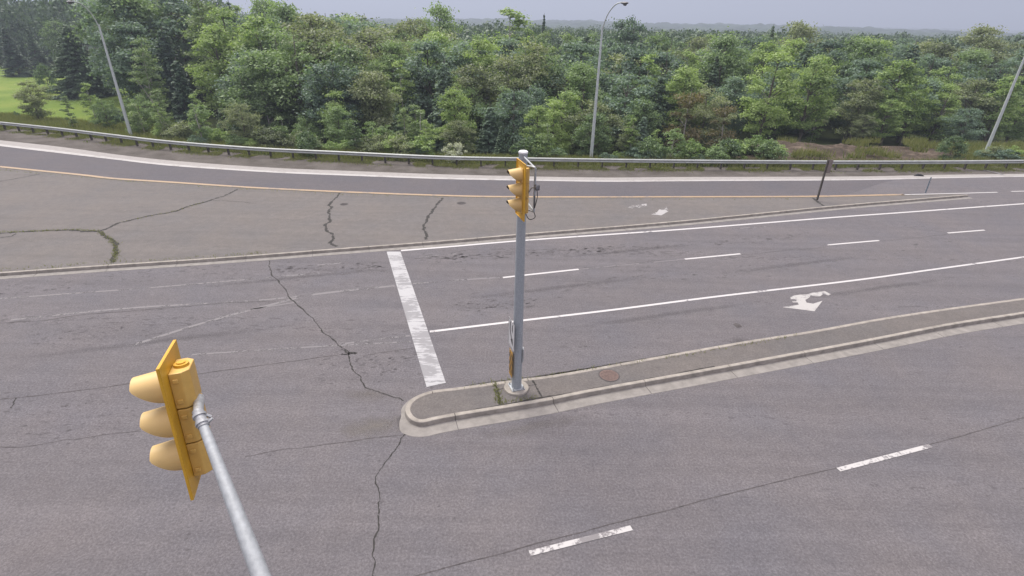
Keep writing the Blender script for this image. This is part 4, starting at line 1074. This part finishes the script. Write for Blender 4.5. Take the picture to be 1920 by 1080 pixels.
# ------------------------------------------------------------------ wood beyond the individual trees
dlim = cand[-1][2]
Qc, cen = crown([(0.5, 3.0), (3, 4.2), (6, 3.8), (8.5, 2.0), (9.5, .5)], 26, 1.7, 34, .62, .6, 5)
Q1, _ = crown([(0.5, 2.6), (3, 3.4), (6, 3.2), (8, 2.0), (9, .5)], 24, 1.4, 34, .6, .6, 6)
Q3 = []
rs_ = random.Random(3)
n1 = 0
Dr = 70.0
while Dr < 460:
    sp = 4.2 + (Dr - 70) * .022; half = Dr * 1.12; xx = -half
    while xx < half:
        x = xx + rs_.gauss(0, sp * .25); y = Dr + rs_.gauss(0, sp * .25); xx += sp * 1.15
        d = (y - float(rail_y(x))) * .93
        if d < dlim + .5 or in_lawn(x, y): continue
        px, py = proj((x, y, 0))
        if px < -40 or px > 1960: continue
        z0 = float(terrain(x, y)); top = 8.5 + rs_.gauss(0, .7)
        if px < 560: top += 2.4
        elif px < 700: top += 1.3
        if px < 430: top += 2.3
        if rs_.random() < .05: top += 1.2
        s = (top - z0) / 9.3; a = rs_.uniform(0, 6.28); T = Qc if rs_.random() < .5 else Q1
        ca, sa = math.cos(a), math.sin(a); k = min(s, 1.25) * rs_.uniform(.75, 1.1)
        sub = T if Dr < 200 else T[rs_.randrange(2)::2]
        if Dr > 300: sub = T[rs_.randrange(3)::3]
        Vv = sub.reshape(-1, 3); B_ = np.empty_like(Vv); B_[:, 0] = (Vv[:, 0] * ca - Vv[:, 1] * sa) * k + x; B_[:, 1] = (Vv[:, 0] * sa + Vv[:, 1] * ca) * k + y; B_[:, 2] = Vv[:, 2] * s + z0
        Q3.append(B_.reshape(-1, 4, 3)); n1 += 1
    Dr += sp
print('far trees', n1, 'quads', sum(len(q) for q in Q3))
tag(link_mesh('far_wood', quads_mesh('far_wood', np.concatenate(Q3), M['farleaf'])), 'dense green wood stretching away towards the horizon', 'wood', kind='stuff')

# distant forested hills
th = np.linspace(R(-56), R(56), 620); rr = np.geomspace(400, 6500, 190)
TH, RR = np.meshgrid(th, rr, indexing='ij'); X = RR * np.sin(TH); Y = RR * np.cos(TH)
base = 5.0 + (-1) * sm(400, 1500, RR) * 4
ridge = 13 * sm(700, 1300, RR) * (1 + .20 * np.sin(TH * 5 + .6) + .12 * np.sin(TH * 13 + 2)) - 0 * RR
ridge2 = 14 * sm(2000, 3600, RR) * (.9 + .3 * np.sin(TH * 4 - 1.5))
bump = np.array([mnoise.noise(Vector((a / 14, b / 14, .3))) * 2.6 + mnoise.noise(Vector((a / 45, b / 45, 7.3))) * 3.0 for a, b in zip(X.ravel(), Y.ravel())]).reshape(X.shape)
Z = base + ridge + ridge2 + bump * (1 + RR / 2500)
V = np.stack([X, Y, Z], -1).reshape(-1, 3); I = np.arange(X.size).reshape(X.shape)
F = np.stack([I[:-1, :-1], I[:-1, 1:], I[1:, 1:], I[1:, :-1]], -1).reshape(-1, 4)
tag(grid_mesh('hills', V, F[:, ::-1], M['hill'], True), kind='structure')

# ------------------------------------------------------------------ haze
mb = MB(); mb.box((0, 3400, 60), (17000, 9400, 200))
hz_ = mb.build('haze', None); hz_.data.materials.clear()
mt = bpy.data.materials.new('haze'); mt.use_nodes = True; n = mt.node_tree; n.nodes.clear(); out = n.nodes.new('ShaderNodeOutputMaterial'); pv = n.nodes.new('ShaderNodeVolumePrincipled')
pv.inputs['Color'].default_value = (.58, .66, .82, 1); pv.inputs['Density'].default_value = .00085; pv.inputs['Anisotropy'].default_value = .2
n.links.new(pv.outputs[0], out.inputs['Volume']); hz_.data.materials.append(mt); tag(hz_, 'thin pale summer haze over the distant wood', 'haze', kind='stuff')
